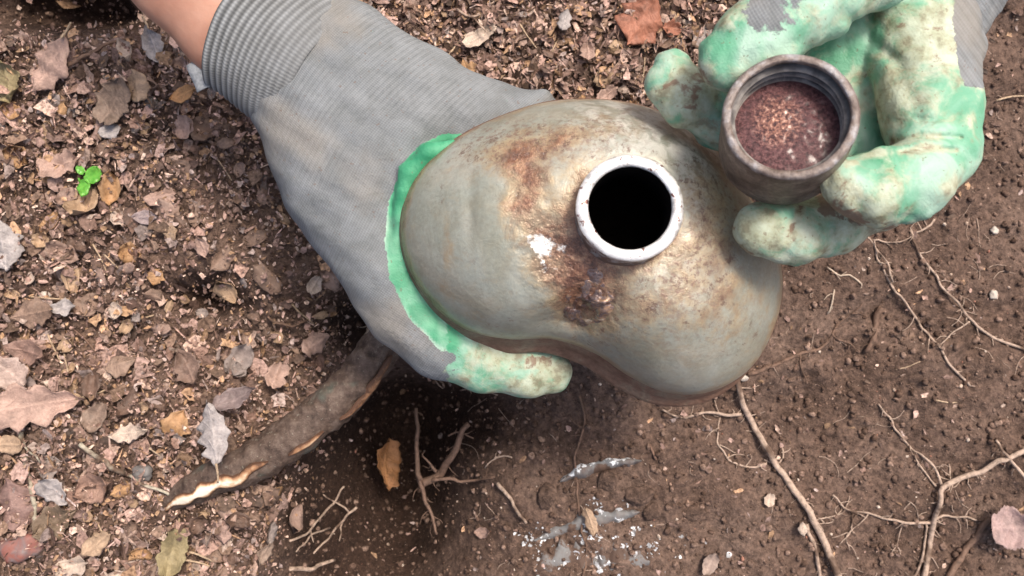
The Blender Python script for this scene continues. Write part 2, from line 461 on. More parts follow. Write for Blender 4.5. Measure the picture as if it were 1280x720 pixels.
def ground(x, y, fine=True):
    x = np.asarray(x, dtype=float); y = np.asarray(y, dtype=float)
    k = H / F
    u, v = 640 + x / k, 360 - y / k
    wob = 16 * fbm(x * 22, y * 22, 0, 3, 5)
    d = edge_sd(u, v) + wob
    steep = sst(420, 560, v) * (1 - sst(520, 700, u))           # steep near the branch, gentle elsewhere
    z = (0.062 * sst(-38, 40, d)) * steep + (0.030 * sst(-120, 120, d)) * (1 - steep)
    def pit(cx, cy, sx, sy, a): return a * np.exp(-((u - cx) / sx) ** 2 - ((v - cy) / sy) ** 2)
    z = z + pit(478, 610, 84, 150, -0.165) + pit(560, 520, 110, 50, -0.05) + pit(440, 405, 26, 34, -0.045)
    z = z + pit(268, 375, 40, 22, -0.030) + pit(70, 0, 150, 40, -0.085) + pit(250, 310, 120, 80, 0.022) + pit(300, 665, 60, 26, -0.018)
    z = z + pit(760, 740, 170, 90, 0.012) + pit(975, 515, 60, 50, -0.012) + pit(1090, 400, 60, 40, -0.008)
    bank = sst(-20, 60, d)
    z = z + fbm(x * 16, y * 16, 1.3, 3, 21) * 0.007
    if fine:
        z = z + fbm(x * 60, y * 60, 2.1, 4, 31) * (0.0030 + 0.002 * bank)
        z = z + fbm(x * 260, y * 260, 4.4, 2, 41) * 0.0009
        c = vnoise(x * 120, y * 120, 9.0, 51)
        z = z + 0.003 * np.clip(c - 0.25, 0, 1) * (1 + bank)
    return z

def at(px, py, lift=0.0):
    """point on the ground seen at pixel px, py"""
    px = np.asarray(px, dtype=float); py = np.asarray(py, dtype=float)
    z = np.zeros_like(px)
    for _ in range(7):
        k = (H - z) / F
        z = 0.5 * z + 0.5 * ground((px - 640) * k, (360 - py) * k)
    k = (H - z) / F
    return np.stack([(px - 640) * k, (360 - py) * k, z + lift], -1)

def axis(lo, hi, step, far):
    a = list(np.arange(lo, hi, step)); s = step; x = a[-1]
    right = []
    while x < far: s *= 1.28; x += s; right.append(x)
    s = step; x = a[0]; left = []
    while x > -far: s *= 1.28; x -= s; left.append(x)
    return np.array(left[::-1] + a + right)
gx = axis(-0.47, 0.47, 0.00135, 25); gy = axis(-0.30, 0.30, 0.00135, 25)
X, Y = np.meshgrid(gx, gy)
Z = ground(X, Y)
nx, ny = len(gx), len(gy)
idx = np.arange(nx * ny).reshape(ny, nx)
fq = np.stack([idx[:-1, :-1], idx[:-1, 1:], idx[1:, 1:], idx[1:, :-1]], -1).reshape(-1, 4)
_u, _v = 640 + X * F / (H - Z), 360 - Y * F / (H - Z)
def _bl(cx, cy, sx, sy): return np.exp(-((_u - cx) / sx) ** 2 - ((_v - cy) / sy) ** 2)
hollow_shade = np.clip(1.3 * _bl(455, 640, 110, 130) + 0.9 * _bl(560, 520, 110, 50) + 0.9 * _bl(440, 400, 40, 40) + 0.6 * _bl(268, 375, 60, 30) + 0.8 * _bl(90, 10, 130, 50) + 0.3 * _bl(300, 330, 120, 80) + 0.35 * _bl(975, 515, 60, 60) + 0.3 * _bl(1090, 400, 50, 50), 0, 1)  # shade of the hollows and mound, painted into the soil colour
gm = mesh('ground', np.stack([X, Y, Z], -1).reshape(-1, 3), fq, dict(hollow_shade=hollow_shade.ravel()))
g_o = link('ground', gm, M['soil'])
tag(g_o, 'dug brown soil with a bank of leaf litter on the left', kind='structure')

# ------------------------------------------------------------------ surface nets for bodies
def surface_net(fn, lo, hi, h):
    lo = np.array(lo); hi = np.array(hi)
    n = np.ceil((hi - lo) / h).astype(int) + 1
    ax = [lo[i] + np.arange(n[i]) * h for i in range(3)]
    Xg, Yg, Zg = np.meshgrid(*ax, indexing='ij')
    S = fn(Xg.astype(np.float32), Yg.astype(np.float32), Zg.astype(np.float32)).astype(np.float32)
    ins = S < 0
    c = np.zeros(n - 1, dtype=np.int8)
    for a in (0, 1):
        for b in (0, 1):
            for d in (0, 1):
                c += ins[a:n[0] - 1 + a, b:n[1] - 1 + b, d:n[2] - 1 + d]
    cell = (c > 0) & (c < 8)
    ci = np.argwhere(cell)
    vid = np.full(cell.shape, -1, dtype=np.int64); vid[cell] = np.arange(len(ci))
    acc = np.zeros((len(ci), 3)); cnt = np.zeros(len(ci))
    cor = [(a, b, d) for a in (0, 1) for b in (0, 1) for d in (0, 1)]
    for p in cor:
        for q in range(3):
            if p[q] == 0:
                p2 = list(p); p2[q] = 1
                s0 = S[ci[:, 0] + p[0], ci[:, 1] + p[1], ci[:, 2] + p[2]]
                s1 = S[ci[:, 0] + p2[0], ci[:, 1] + p2[1], ci[:, 2] + p2[2]]
                m = (s0 < 0) != (s1 < 0)
                t = np.where(m, s0 / np.where(m, s0 - s1, 1), 0)
                pt = np.tile(np.array(p, float), (len(ci), 1)); pt[:, q] = t
                acc += pt * m[:, None]; cnt += m
    V = lo + (ci + acc / cnt[:, None]) * h
    faces = []
    for q in range(3):
        a, b = [(1, 2), (2, 0), (0, 1)][q]
        sl0 = [slice(None)] * 3; sl1 = [slice(None)] * 3
        sl0[q] = slice(0, -1); sl1[q] = slice(1, None)
        e = ins[tuple(sl0)] != ins[tuple(sl1)]
        ei = np.argwhere(e)
        ei = ei[(ei[:, a] > 0) & (ei[:, b] > 0) & (ei[:, a] < n[a] - 1) & (ei[:, b] < n[b] - 1)]
        def g_(da, db):
            k = ei.copy(); k[:, a] -= da; k[:, b] -= db
            return vid[k[:, 0], k[:, 1], k[:, 2]]
        f = np.stack([g_(0, 0), g_(1, 0), g_(1, 1), g_(0, 1)], -1)
        flip = ins[ei[:, 0], ei[:, 1], ei[:, 2]]
        f[~flip] = f[~flip][:, ::-1]
        faces.append(f)
    Fq = np.concatenate(faces)
    Fq = Fq[(Fq >= 0).all(1)]
    return V, Fq

def smin(a, b, k):
    h = np.clip(0.5 + 0.5 * (b - a) / k, 0, 1)
    return b + (a - b) * h - k * h * (1 - h)

def chain3(c):
    """[(px,py,r_px,z)] -> [(xyz, r)]"""
    return [(P(px, py, z), r * (H - z) / F) for px, py, r, z in c]

def sd_chain(X, Y, Z, ch, flat=1.0, k=0.004):
    d = None
    for (p0, r0), (p1, r1) in zip(ch[:-1], ch[1:]):
        ba = (p1 - p0) * np.array([1, 1, 1 / flat]); L = float(ba @ ba)
        qx, qy, qz = X - p0[0], Y - p0[1], (Z - p0[2]) / flat
        t = np.clip((qx * ba[0] + qy * ba[1] + qz * ba[2]) / L, 0, 1)
        r = r0 + (r1 - r0) * t
        e = np.sqrt((qx - t * ba[0]) ** 2 + (qy - t * ba[1]) ** 2 + (qz - t * ba[2]) ** 2) - r
        e = e * (0.5 + 0.5 * flat)
        d = e if d is None else smin(d, e, k)
    return d

def to_px(V):
    k = F / (H - V[:, 2])
    return 640 + V[:, 0] * k, 360 - V[:, 1] * k

def bbox(chs, pad=0.012):
    A = np.array([p for ch in chs for p, r in ch]); R = np.array([r for ch in chs for p, r in ch])
    return (A - R[:, None]).min(0) - pad, (A + R[:, None]).max(0) + pad

def resample(pts, n, closed=True):
    """smooth Catmull-Rom through the points, n samples evenly by length"""
    p = np.array(pts, float); m = len(p); out = []
    segs = m if closed else m - 1
    for i in range(segs):
        if closed: a, b, c, d = p[(i - 1) % m], p[i], p[(i + 1) % m], p[(i + 2) % m]
        else: a, b, c, d = p[max(i - 1, 0)], p[i], p[i + 1], p[min(i + 2, m - 1)]
        for t in np.linspace(0, 1, 14, endpoint=False):
            out.append(0.5 * ((2 * b) + (c - a) * t + (2 * a - 5 * b + 4 * c - d) * t * t + (3 * b - a - 3 * c + d) * t ** 3))
    out.append(p[0] if closed else p[-1])
    out = np.array(out)
    s = np.concatenate([[0], np.cumsum(np.linalg.norm(np.diff(out, axis=0), axis=1))])
    q = np.linspace(0, s[-1], n, endpoint=not closed)
    return np.stack([np.interp(q, s, out[:, j]) for j in range(out.shape[1])], -1)

def seg_sd(u, v, pts):
    best = np.full(np.shape(u), 1e9)
    for (x0, y0), (x1, y1) in zip(pts[:-1], pts[1:]):
        dx, dy = x1 - x0, y1 - y0
        t = np.clip(((u - x0) * dx + (v - y0) * dy) / (dx * dx + dy * dy + 1e-9), 0, 1)
        best = np.minimum(best, np.hypot(u - x0 - t * dx, v - y0 - t * dy))
    return best

def grid_faces(nr, nc, closed=True):
    f = []
    for i in range(nr - 1):
        for j in range(nc if closed else nc - 1):
            a, b = i * nc + j, i * nc + (j + 1) % nc
            f.append((a, b, b + nc, a + nc))
    return np.array(f)

# ------------------------------------------------------------------ the flask
DOME = [(501, 292), (508, 245), (532, 205), (572, 172), (622, 147), (682, 128), (742, 124), (802, 132), (852, 153), (898, 190),
        (932, 238), (962, 288), (978, 345), (970, 403), (940, 458), (890, 489), (835, 491), (786, 470), (742, 441), (690, 424),
        (636, 424), (585, 413), (545, 385), (514, 342)]
NC = 300
dome = resample(DOME, NC)
zD, zN = 0.168, 0.222
neck_px = np.array([787.0, 262.0])
# start the outline at the angle of each neck point
ang = np.arctan2(dome[:, 1] - neck_px[1], dome[:, 0] - neck_px[0])
rows, rpx = [], []
NR = 90
for i in range(NR):
    s = i / (NR - 1)
    ring = np.stack([neck_px[0] + 58 * np.cos(ang), neck_px[1] + 58 * np.sin(ang)], -1)
    q = ring + (dome - ring) * s
    z = zD + (zN - zD) * (1 - s ** 2.3) ** 0.62
    rows.append(np.stack([(q[:, 0] - 640) * (H - z) / F, (360 - q[:, 1]) * (H - z) / F, np.full(NC, z)], -1))
base = rows[-1].copy(); cen = base[:, :2].mean(0)
nrm = np.roll(base[:, :2], -1, 0) - np.roll(base[:, :2], 1, 0)
nrm = np.stack([nrm[:, 1], -nrm[:, 0]], -1); nrm /= np.linalg.norm(nrm, axis=1)[:, None]
if ((base[:, :2] - cen) * nrm).sum() < 0: nrm = -nrm
body = np.array(rows)
u_, v_ = to_px(body.reshape(-1, 3))
# dents and waviness
bp = body.reshape(-1, 3)
sfrac = np.repeat(np.linspace(0, 1, NR), NC)
amp = np.clip(np.minimum(sfrac * 6, (1 - sfrac) * 5), 0, 1)
dz = fbm(bp[:, 0] * 28, bp[:, 1] * 28, 0.0, 3, 61) * 0.0014
_c, _s = math.cos(-0.75), math.sin(-0.75); _a, _b = (u_ - 705) * _c + (v_ - 412) * _s, -(u_ - 705) * _s + (v_ - 412) * _c
dz = dz - 0.0125 * np.exp(-(_a / 62) ** 2 - (_b / 30) ** 2) + 0.004 * np.exp(-((u_ - 590) / 60) ** 2 - ((v_ - 330) / 60) ** 2) + 0.003 * np.exp(-((u_ - 860) / 70) ** 2 - ((v_ - 410) / 50) ** 2)      # valley above the waist
dz = dz - 0.0035 * np.exp(-((u_ - 690) / 45) ** 2 - ((v_ - 320) / 42) ** 2) + 0.0008 * vnoise(bp[:, 0] * 150, bp[:, 1] * 150, 1, 62) * np.exp(-((u_ - 690) / 50) ** 2 - ((v_ - 330) / 60) ** 2)
dz = dz - 0.0014 * np.exp(-((u_ - 588) / 9) ** 2 - ((v_ - 260) / 50) ** 2)
bp[:, 2] += dz * amp
def blob(u, v, cx, cy, sx, sy, rot=0):
    c, s = math.cos(rot), math.sin(rot)
    a, b = (u - cx) * c + (v - cy) * s, -(u - cx) * s + (v - cy) * c
    return np.exp(-(a / sx) ** 2 - (b / sy) ** 2)
rust = (0.78 * blob(u_, v_, 655, 235, 26, 46, 0.3) + 0.6 * blob(u_, v_, 640, 195, 40, 26) + 0.95 * blob(u_, v_, 735, 375, 50, 38, 0.2) + 0.75 * blob(u_, v_, 700, 300, 42, 46)
        + 0.35 * blob(u_, v_, 860, 390, 90, 50) + 0.5 * blob(u_, v_, 760, 330, 70, 24) + 0.5 * blob(u_, v_, 715, 170, 70, 18, -0.2) + 0.45 * blob(u_, v_, 880, 240, 26, 46)
        + 0.45 * blob(u_, v_, 720, 225, 26, 40) + 0.25 * blob(u_, v_, 905, 330, 40, 60) + (0.35 + 0.4 * (u_ < 600)) * sst(0.95, 1.0, sfrac) + 0.25 * blob(u_, v_, 860, 300, 50, 50) + 0.75 * np.exp(-(sfrac / 0.07) ** 2) * (0.7 + 0.5 * blob(u_, v_, 750, 320, 60, 40)) + 0.3 * blob(u_, v_, 560, 300, 8, 70))
pale = 0.9 * blob(u_, v_, 820, 165, 90, 26, 0.35) + 0.8 * blob(u_, v_, 873, 220, 24, 60) + 0.6 * blob(u_, v_, 850, 345, 46, 40) + 0.55 * blob(u_, v_, 690, 300, 34, 40) + 0.4 * blob(u_, v_, 735, 170, 50, 30)
wet = np.clip(0.95 * blob(u_, v_, 683, 318, 36, 46) + 0.8 * blob(u_, v_, 735, 375, 46, 40) + 0.4 * blob(u_, v_, 650, 230, 30, 40), 0, 1)
painted_shine = np.clip(0.85 * blob(u_, v_, 680, 308, 26, 18, 0.3) + 0.34 * blob(u_, v_, 700, 340, 30, 26) + 0.2 * blob(u_, v_, 660, 255, 24, 60), 0, 1)  # where the highlight is painted on the dome
pit = np.clip(blob(u_, v_, 720, 170, 110, 28, -0.15) + blob(u_, v_, 890, 260, 40, 90) + 0.45 * blob(u_, v_, 850, 400, 110, 50) + blob(u_, v_, 620, 180, 50, 26) + 0.8 * blob(u_, v_, 840, 340, 60, 40), 0, 1)
flask = empty('metal_flask', P(735, 320, 0.10))
tag(flask, 'weathered kidney shaped metal flask held open in the left glove', 'flask')
bm_ = mesh('shell', bp, grid_faces(NR, NC)[:, ::-1].copy(), dict(rust=rust, pale=pale, wet=wet, painted_shine=painted_shine, pit=pit))
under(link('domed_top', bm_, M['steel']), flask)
# rolled edge and side wall below the dome
prof = [(0.0, 0.0, 0), (0.0012, -0.0015, 0), (0.0016, -0.004, 1), (0.0010, -0.008, 3), (0.0012, -0.012, 5), (0.0030, -0.0135, 6), (0.0040, -0.0155, 7),
        (0.0034, -0.018, 7.6), (0.0016, -0.020, 8), (0.0008, -0.028, 9), (-0.002, -0.045, 10), (-0.006, -0.058, 11), (-0.014, -0.067, 11.5), (-0.028, -0.071, 12)]
rows = []
for off, dz_, sh in prof:
    r = base.copy()
    r[:, :2] += nrm * (off * 0.6)
    if off < -0.005: r[:, :2] = cen + (r[:, :2] - cen) * (1 + off * 6)
    r[:, 0] += -0.0004 * sh; r[:, 1] += -0.0009 * sh
    r[:, 2] = zD + dz_
    rows.append(r)
rows = np.array(rows)
n0 = len(rows) * NC
v = np.concatenate([rows.reshape(-1, 3), [[cen[0] - 0.005, cen[1] - 0.013, zD - 0.071]]])
f = [tuple(q[::-1]) for q in grid_faces(len(rows), NC)] + [((len(rows) - 1) * NC + (j + 1) % NC, (len(rows) - 1) * NC + j, n0) for j in range(NC)]
under(link('side_wall', mesh('side_wall', v, f), M['band']), flask)

def lathe(prof, cbase, ctop, n=96, helix=None):
    """profile [(r, t, edge)] round the axis cbase -> ctop, t in metres from cbase"""
    cbase = np.array(cbase); a = np.array(ctop) - cbase; a /= np.linalg.norm(a)
    e1 = np.cross(a, [0, 1, 0]); e1 /= np.linalg.norm(e1); e2 = np.cross(a, e1)
    th = np.linspace(0, 2 * np.pi, n, endpoint=False); V, E = [], []
    for i, (r, t, e) in enumerate(prof):
        tt = t + (helix[i] * th / (2 * np.pi) if helix is not None else 0)
        V.append(cbase + (r * np.cos(th))[:, None] * e1 + (r * np.sin(th))[:, None] * e2 + (np.zeros(n) + tt)[:, None] * a)
        E.append(np.full(n, e))
    return np.concatenate(V), np.concatenate(E)

nb, ntp = P(780, 271, 0.212), P(788, 259, 0.236)
hN = float(np.linalg.norm(ntp - nb))
ro, ri = 68 * (H - 0.236) / F, 52.5 * (H - 0.236) / F
prof = [(ro + 0.0035, 0.001, 1), (ro + 0.0008, 0.004, 0.9), (ro - 0.0006, hN * 0.45, 0.7), (ro - 0.0003, hN - 0.005, 0.6), (ro, hN - 0.0024, 0.6), (ro - 0.0001, hN - 0.0010, 0.35), (ro - 0.0008, hN - 0.0002, 0.1),
        (ro - 0.0026, hN + 0.0003, 0), (ri + 0.0012, hN + 0.0001, 0), (ri + 0.0003, hN - 0.0004, 0.15), (ri, hN - 0.002, 0.8)]
v, e = lathe(prof, nb, ntp)
v[:, :] += (vnoise(v[:, 0] * 160, v[:, 1] * 160, v[:, 2] * 160, 71) * 0.00035)[:, None]
under(link('neck', mesh('neck', v, grid_faces(len(prof), 96), dict(edge=e)), M['rim']), flask)
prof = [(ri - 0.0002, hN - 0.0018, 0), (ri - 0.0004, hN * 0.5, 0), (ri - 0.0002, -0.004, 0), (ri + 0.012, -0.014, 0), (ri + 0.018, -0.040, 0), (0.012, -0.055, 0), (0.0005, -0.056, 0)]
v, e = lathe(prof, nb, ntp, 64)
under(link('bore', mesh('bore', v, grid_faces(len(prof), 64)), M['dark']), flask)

# broken rusty solder lump on the waist side of the neck
def lump(px, py, rx, ry, z, hh, seed, mat, name, parent, nn=44):
    a = np.linspace(0, 2 * np.pi, nn, endpoint=False); rr = np.linspace(1, 0.02, 18)
    V = []
    for r in rr:
        w = 1 + 0.40 * vnoise(np.cos(a) * 1.6, np.sin(a) * 1.6, 0.5, seed) + 0.10 * vnoise(np.cos(a) * 5, np.sin(a) * 5, 0.5, seed + 1)
        x, y = px + rx * r * w * np.cos(a), py + ry * r * w * np.sin(a)
        hgt = hh * (1 - r ** 3) * (0.55 + 0.9 * np.sign(vnoise(x / 14, y / 14, 0, seed + 2)) * np.abs(vnoise(x / 14, y / 14, 0, seed + 2)) ** 0.4 * 0.5) + hh * 0.45 * vnoise(x / 5, y / 6, 0, seed + 3) * (1 - r ** 4)
        zz = z(x, y) + hgt - 0.0008
        k = (H - zz) / F
        V.append(np.stack([(x - 640) * k, (360 - y) * k, zz], -1))
    under(link(name, mesh(name, np.concatenate(V), grid_faces(len(rr), nn)), mat, smooth=False), parent)
    for p in bpy.data.objects[-1:]: pass
tu, tv = to_px(bp)
def dome_z(x, y):
    x = np.atleast_1d(x); y = np.atleast_1d(y); out = np.empty(len(x))
    for i in range(len(x)):
        out[i] = bp[np.argmin((tu - x[i]) ** 2 + (tv - y[i]) ** 2), 2]
    return out
lump(738, 378, 34, 30, dome_z, 0.0052, 81, M['lump'], 'solder_lump', flask)
lump(746, 345, 15, 11, dome_z, 0.0018, 91, M['lump'], 'solder_lump', flask, 24)
lump(716, 392, 13, 10, dome_z, 0.0030, 96, M['lump'], 'solder_lump', flask, 24)

# ------------------------------------------------------------------ the screw cap
cb, ct = P(976, 186, 0.230), P(988, 144, 0.271)
hC = float(np.linalg.norm(ct - cb)); R0 = 83.5 * (H - 0.272) / F; Ri = 71 * (H - 0.272) / F
cap = empty('screw_cap', cb)
tag(cap, 'brown stained threaded screw cap pinched open side up in the right glove', 'screw cap')
prof = [(0.0005, 0.0, 0), (R0 - 0.006, 0.0, 0.1), (R0 - 0.0015, 0.001, 0.2), (R0 + 0.0004, 0.004, 0.1), (R0, 0.012, 0), (R0 + 0.0003, hC * 0.6, 0), (R0 - 0.0002, hC - 0.004, 0.2), (R0 + 0.0001, hC - 0.0014, 0.7),
        (R0 - 0.0006, hC - 0.0002, 1.0), (R0 - 0.0014, hC, 0.9), (Ri + 0.0012, hC + 0.0001, 0.7), (Ri + 0.0006, hC - 0.0003, 0.8), (Ri + 0.0004, hC - 0.002, 0.5)]
v, e = lathe(prof, cb, ct, 128)
wob = fbm(v[:, 0] * 120, v[:, 1] * 120, v[:, 2] * 120, 3, 75) * 0.00032
dirv = v - (cb + ((v - cb) @ ((ct - cb) / hC))[:, None] * (ct - cb) / hC)
v = v + dirv / (np.linalg.norm(dirv, axis=1)[:, None] + 1e-6) * wob[:, None]
under(link('cap_wall', mesh('cap_wall', v, grid_faces(len(prof), 128), dict(edge=e)), M['cap']), cap)
prof, hel = [], []
t = hC - 0.0018; i = 0
prof.append((Ri + 0.0003, t, 0)); hel.append(0)
while t > hC - 0.0175:
    for dr, dt in ((0.0014, 0.0012), (0.0020, 0.0010), (0.0004, 0.0012), (-0.0012, 0.0010), (-0.0010, 0.0007)):
        t -= dt; prof.append((Ri + dr * 1.25, t, 1.0 if dr < 0 else 0.0)); hel.append(0)
prof.append((Ri, hC - 0.0205, 0)); hel.append(0)
v, e = lathe(prof, cb, ct, 128)
under(link('screw_thread', mesh('screw_thread', v, grid_faces(len(prof), 128), dict(edge=e)), M['capin']), cap)
prof = [(Ri + 0.0005, hC - 0.0170, 0)] + [((Ri + 0.0002) * s, hC - 0.0172 + 0.0022 * (1 - s * s), 1 - s ** 1.1) for s in np.linspace(1, 0.01, 26)]
v, e = lathe(prof, cb, ct, 90)
axv = (ct - cb) / hC
v = v + (vnoise(v[:, 0] * 700, v[:, 1] * 700, v[:, 2] * 700, 77) * 0.0003 + vnoise(v[:, 0] * 200, v[:, 1] * 200, v[:, 2] * 200, 78) * 0.0004)[:, None] * axv
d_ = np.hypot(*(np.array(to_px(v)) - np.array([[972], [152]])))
e = np.clip(0.85 - d_ / 44, 0, 1)  # mask for the painted light in the middle of the liner
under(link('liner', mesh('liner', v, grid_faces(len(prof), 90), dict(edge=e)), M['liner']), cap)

# ------------------------------------------------------------------ the person: forearms and gloves
person = empty('person', P(300, 20, 0.15))
tag(person, 'person in dirty grey and green dipped work gloves holding the flask and its cap', 'person')

# left glove
L_palm = chain3([(350, 52, 78, .149), (395, 92, 90, .149), (440, 165, 102, .142), (478, 245, 96, .132)])
L_index = chain3([(430, 82, 66, .146), (515, 122, 62, .142), (590, 150, 52, .138), (645, 158, 42, .134), (672, 150, 30, .132)])
L_tip = chain3([(645, 140, 24, .140), (678, 124, 11, .142)])
L_mid = chain3([(470, 200, 70, .125), (600, 270, 48, .088), (720, 300, 44, .080)])
L_ring = chain3([(470, 250, 70, .122), (600, 350, 48, .088), (700, 390, 42, .080)])
L_thumb = chain3([(430, 240, 66, .140), (484, 335, 56, .142), (512, 382, 51, .142), (552, 420, 45, .142), (607, 449, 38, .140), (655, 461, 34, .138), (686, 466, 28, .137)])
L_roll = chain3([(566, 180, 5, .170), (534, 194, 11, .167), (513, 218, 12, .164), (502, 255, 9, .162), (498, 300, 8, .160), (504, 345, 8, .157), (524, 388, 10, .154), (556, 424, 11, .150), (600, 444, 11, .146)])
def f_left(X, Y, Z):
    d = sd_chain(X, Y, Z, L_palm, 0.58, 0.012)
    d = smin(d, sd_chain(X, Y, Z, L_index, 0.75, 0.008), 0.016)
    d = smin(d, sd_chain(X, Y, Z, L_tip, 1.0, 0.004), 0.006)
    d = smin(d, sd_chain(X, Y, Z, L_thumb, 0.85, 0.008), 0.014)
    d = smin(d, sd_chain(X, Y, Z, L_mid, 0.8, 0.006), 0.006)
    d = smin(d, sd_chain(X, Y, Z, L_ring, 0.8, 0.006), 0.006)
    d = smin(d, sd_chain(X, Y, Z, L_roll, 1.1, 0.004), 0.004)
    # soft folds of the knit, running from the wrist and round the thumb root
    w = np.sin((X * 0.6 + Y * 0.9) * 420 + 2.2 * vnoise(X * 22, Y * 22, Z * 22, 7)) * 0.00035
    d = d - 0.0010 * np.abs(vnoise((X * .6 - Y * .8) * 30, (X * .8 + Y * .6) * 75, Z * 40, 17)) + w + 0.0022 * vnoise(X * 26, Y * 26, Z * 26, 8) + 0.0007 * vnoise(X * 75, Y * 75, Z * 75, 9)
    return d
lo, hi = bbox([L_palm, L_index, L_tip, L_thumb, L_mid, L_ring, L_roll])
V, Fq = surface_net(f_left, lo, hi, 0.0016)
u, v = to_px(V)
dp = resample(DOME, 120); dp = np.concatenate([dp, dp[:1]])
dd = seg_sd(u, v, [tuple(p) for p in dp])
cm = sst(22, 9, dd) * (u < 585)
side = sst(540, 600, u + 0.3 * (v - 440)) * sst(395, 420, v)
roll = sst(.148, .156, V[:, 2]) * sst(17, 9, seg_sd(u, v, [(566, 178), (532, 192), (512, 215), (500, 255), (494, 300), (500, 345), (522, 390), (556, 424), (600, 444)]))
dip = np.clip(np.maximum(np.maximum(cm * (v > 165), side), roll), 0, 1)
dip = np.where(V[:, 2] < 0.125, np.maximum(dip, 0.9), dip)
dip = np.where((v < 168), 0, dip)
mud = 0.38 + 0.35 * sst(560, 620, u) * (v > 400) + 0.2 * sst(330, 420, v) * (u < 560) + 0.1 * fbm(V[:, 0] * 40, V[:, 1] * 40, V[:, 2] * 40, 2, 4)
mud = mud - 0.42 * np.maximum(roll, cm) * sst(610, 540, u) * sst(465, 425, v) * (0.55 + 0.45 * sst(-.3, .4, vnoise(V[:, 0] * 60, V[:, 1] * 60, 0, 44))) - 0.3 * blob(u, v, 715, 478, 16, 22) - 0.2 * blob(u, v, 560, 430, 22, 18) - 0.25 * blob(u, v, 510, 205, 40, 30)
mud = np.where((u > 656) & (u < 690) & (v < 462) & (v > 445), 1.05, mud)
ax0 = np.array([0.80, -0.60]); ax1 = np.array([0.60, 0.80])
du = V[:, 0] * ax0[0] + V[:, 1] * ax0[1] + 0.010 * vnoise(V[:, 0] * 12, V[:, 1] * 12, 0, 3)
dv = V[:, 0] * ax1[0] + V[:, 1] * ax1[1] + 0.010 * vnoise(V[:, 0] * 12, V[:, 1] * 12, 5, 3)
glove = link('glove', mesh('glove', V, Fq, dict(dip=dip, mud=mud, ku=du, kv=dv)), M['glove'])
tag(glove, 'grey knit glove with green dipped palm cupping the flask')
under(glove, person)

def ribbed_cuff(c0, c1, r0, r1, flat, z0, z1, nrib, parent, name='cuff'):
    """knitted ribs running round the wrist from the open end towards the hand"""
    p0, p1 = P(c0[0], c0[1], z0), P(c1[0], c1[1], z1)
    a = p1 - p0; L = np.linalg.norm(a); a /= L
    e1 = np.cross(a, [0, 0, 1]); e1 /= np.linalg.norm(e1); e2 = np.cross(e1, a)
    ns = nrib * 8; n = 150; th = np.linspace(0, 2 * np.pi, n, endpoint=False)
    Vv, rib, an = [], [], []
    for i in range(ns + 1):
        t = i / ns; ph = t * nrib * 2 * np.pi
        w = 0.5 - 0.5 * math.cos(ph)
        k = (H - (z0 + (z1 - z0) * t)) / F
        r = (r0 + (r1 - r0) * t) * k
        bell = 0.003 * math.exp(-t * 9)
        r = r * (1 - 0.16 * max(0, (t - 0.55) / 0.45) ** 1.5)
        rr = r + bell + 0.0011 * (w ** 0.6) * (1 - 0.65 * t) + 0.0012 * vnoise(np.cos(th) * 2, np.sin(th) * 2, t * 3, 12)
        bow = 0.007 * np.cos(th) ** 2                                     # the ribs bow over the back of the wrist
        c = p0 + a * (t * L)
        Vv.append(c + (rr * np.cos(th))[:, None] * e1 + (rr * flat * np.sin(th))[:, None] * e2 + (bow * (1 - 0.5 * t))[:, None] * a)
        rib.append(np.full(n, 0.50 + 0.12 * t + (w - 0.5) * (1 - 0.8 * t))); an.append(th / (2 * np.pi))
    # turned-in hem
    c = p0 + a * 0.004
    for s in (0.96, 0.90):
        Vv.insert(0, p0 + a * 0.002 + (r0 * (H - z0) / F * s * np.cos(th))[:, None] * e1 + (r0 * (H - z0) / F * s * flat * np.sin(th))[:, None] * e2 + (0.007 * np.cos(th) ** 2)[:, None] * a)
        rib.insert(0, np.full(n, 0.1)); an.insert(0, th / (2 * np.pi))
    Vv = np.concatenate(Vv)
    o = link(name, mesh(name, Vv, grid_faces(ns + 3, n), dict(rib=np.concatenate(rib), ang=np.concatenate(an))), M['cuff'])
    o.parent = parent
    return o
ribbed_cuff((297, 22), (394, 88), 84, 98, 0.70, .150, .149, 13, glove)
# loose pale hem tab at the cuff's lower corner
def sheet(c, ex, ey, nu, nv, fz, mat, name, parent=None, thick=0.0006):
    """small curved sheet with real thickness; c centre, ex/ey half axes (world), fz(u,v)->offset along normal"""
    c, ex, ey = map(np.array, (c, ex, ey)); nn = np.cross(ex, ey); nn = nn / np.linalg.norm(nn)
    U, W = np.meshgrid(np.linspace(-1, 1, nu), np.linspace(-1, 1, nv), indexing='ij')
    o_ = fz(U, W)
    top = c + U[..., None] * ex + W[..., None] * ey + o_[..., None] * nn
    v0 = top.reshape(-1, 3); v1 = v0 - nn * thick; n = nu * nv
    f = []
    for i in range(nu - 1):
        for j in range(nv - 1):
            a = i * nv + j
            f.append((a, a + nv, a + nv + 1, a + 1)); f.append((n + a + 1, n + a + nv + 1, n + a + nv, n + a))
    rim = [(i * nv) for i in range(nu)] + [(nu - 1) * nv + j for j in range(1, nv)] + [i * nv + nv - 1 for i in range(nu - 2, -1, -1)] + [j for j in range(nv - 2, 0, -1)]
    for a, b in zip(rim, rim[1:] + rim[:1]): f.append((b, a, a + n, b + n))
    o = link(name, mesh(name, np.concatenate([v0, v1]), f), mat)
    if parent is not None: o.parent = parent
    return o
g_hem = G('pale glove hem'); hemf = g_hem.noise(600, 3)
m_hem = g_hem.done(g_hem.ramp(hemf, [(0.3, (0.20, 0.215, 0.23)), (0.7, (0.32, 0.335, 0.355))]), 0.9, g_hem.bump(hemf, 0.5, 0.0005))
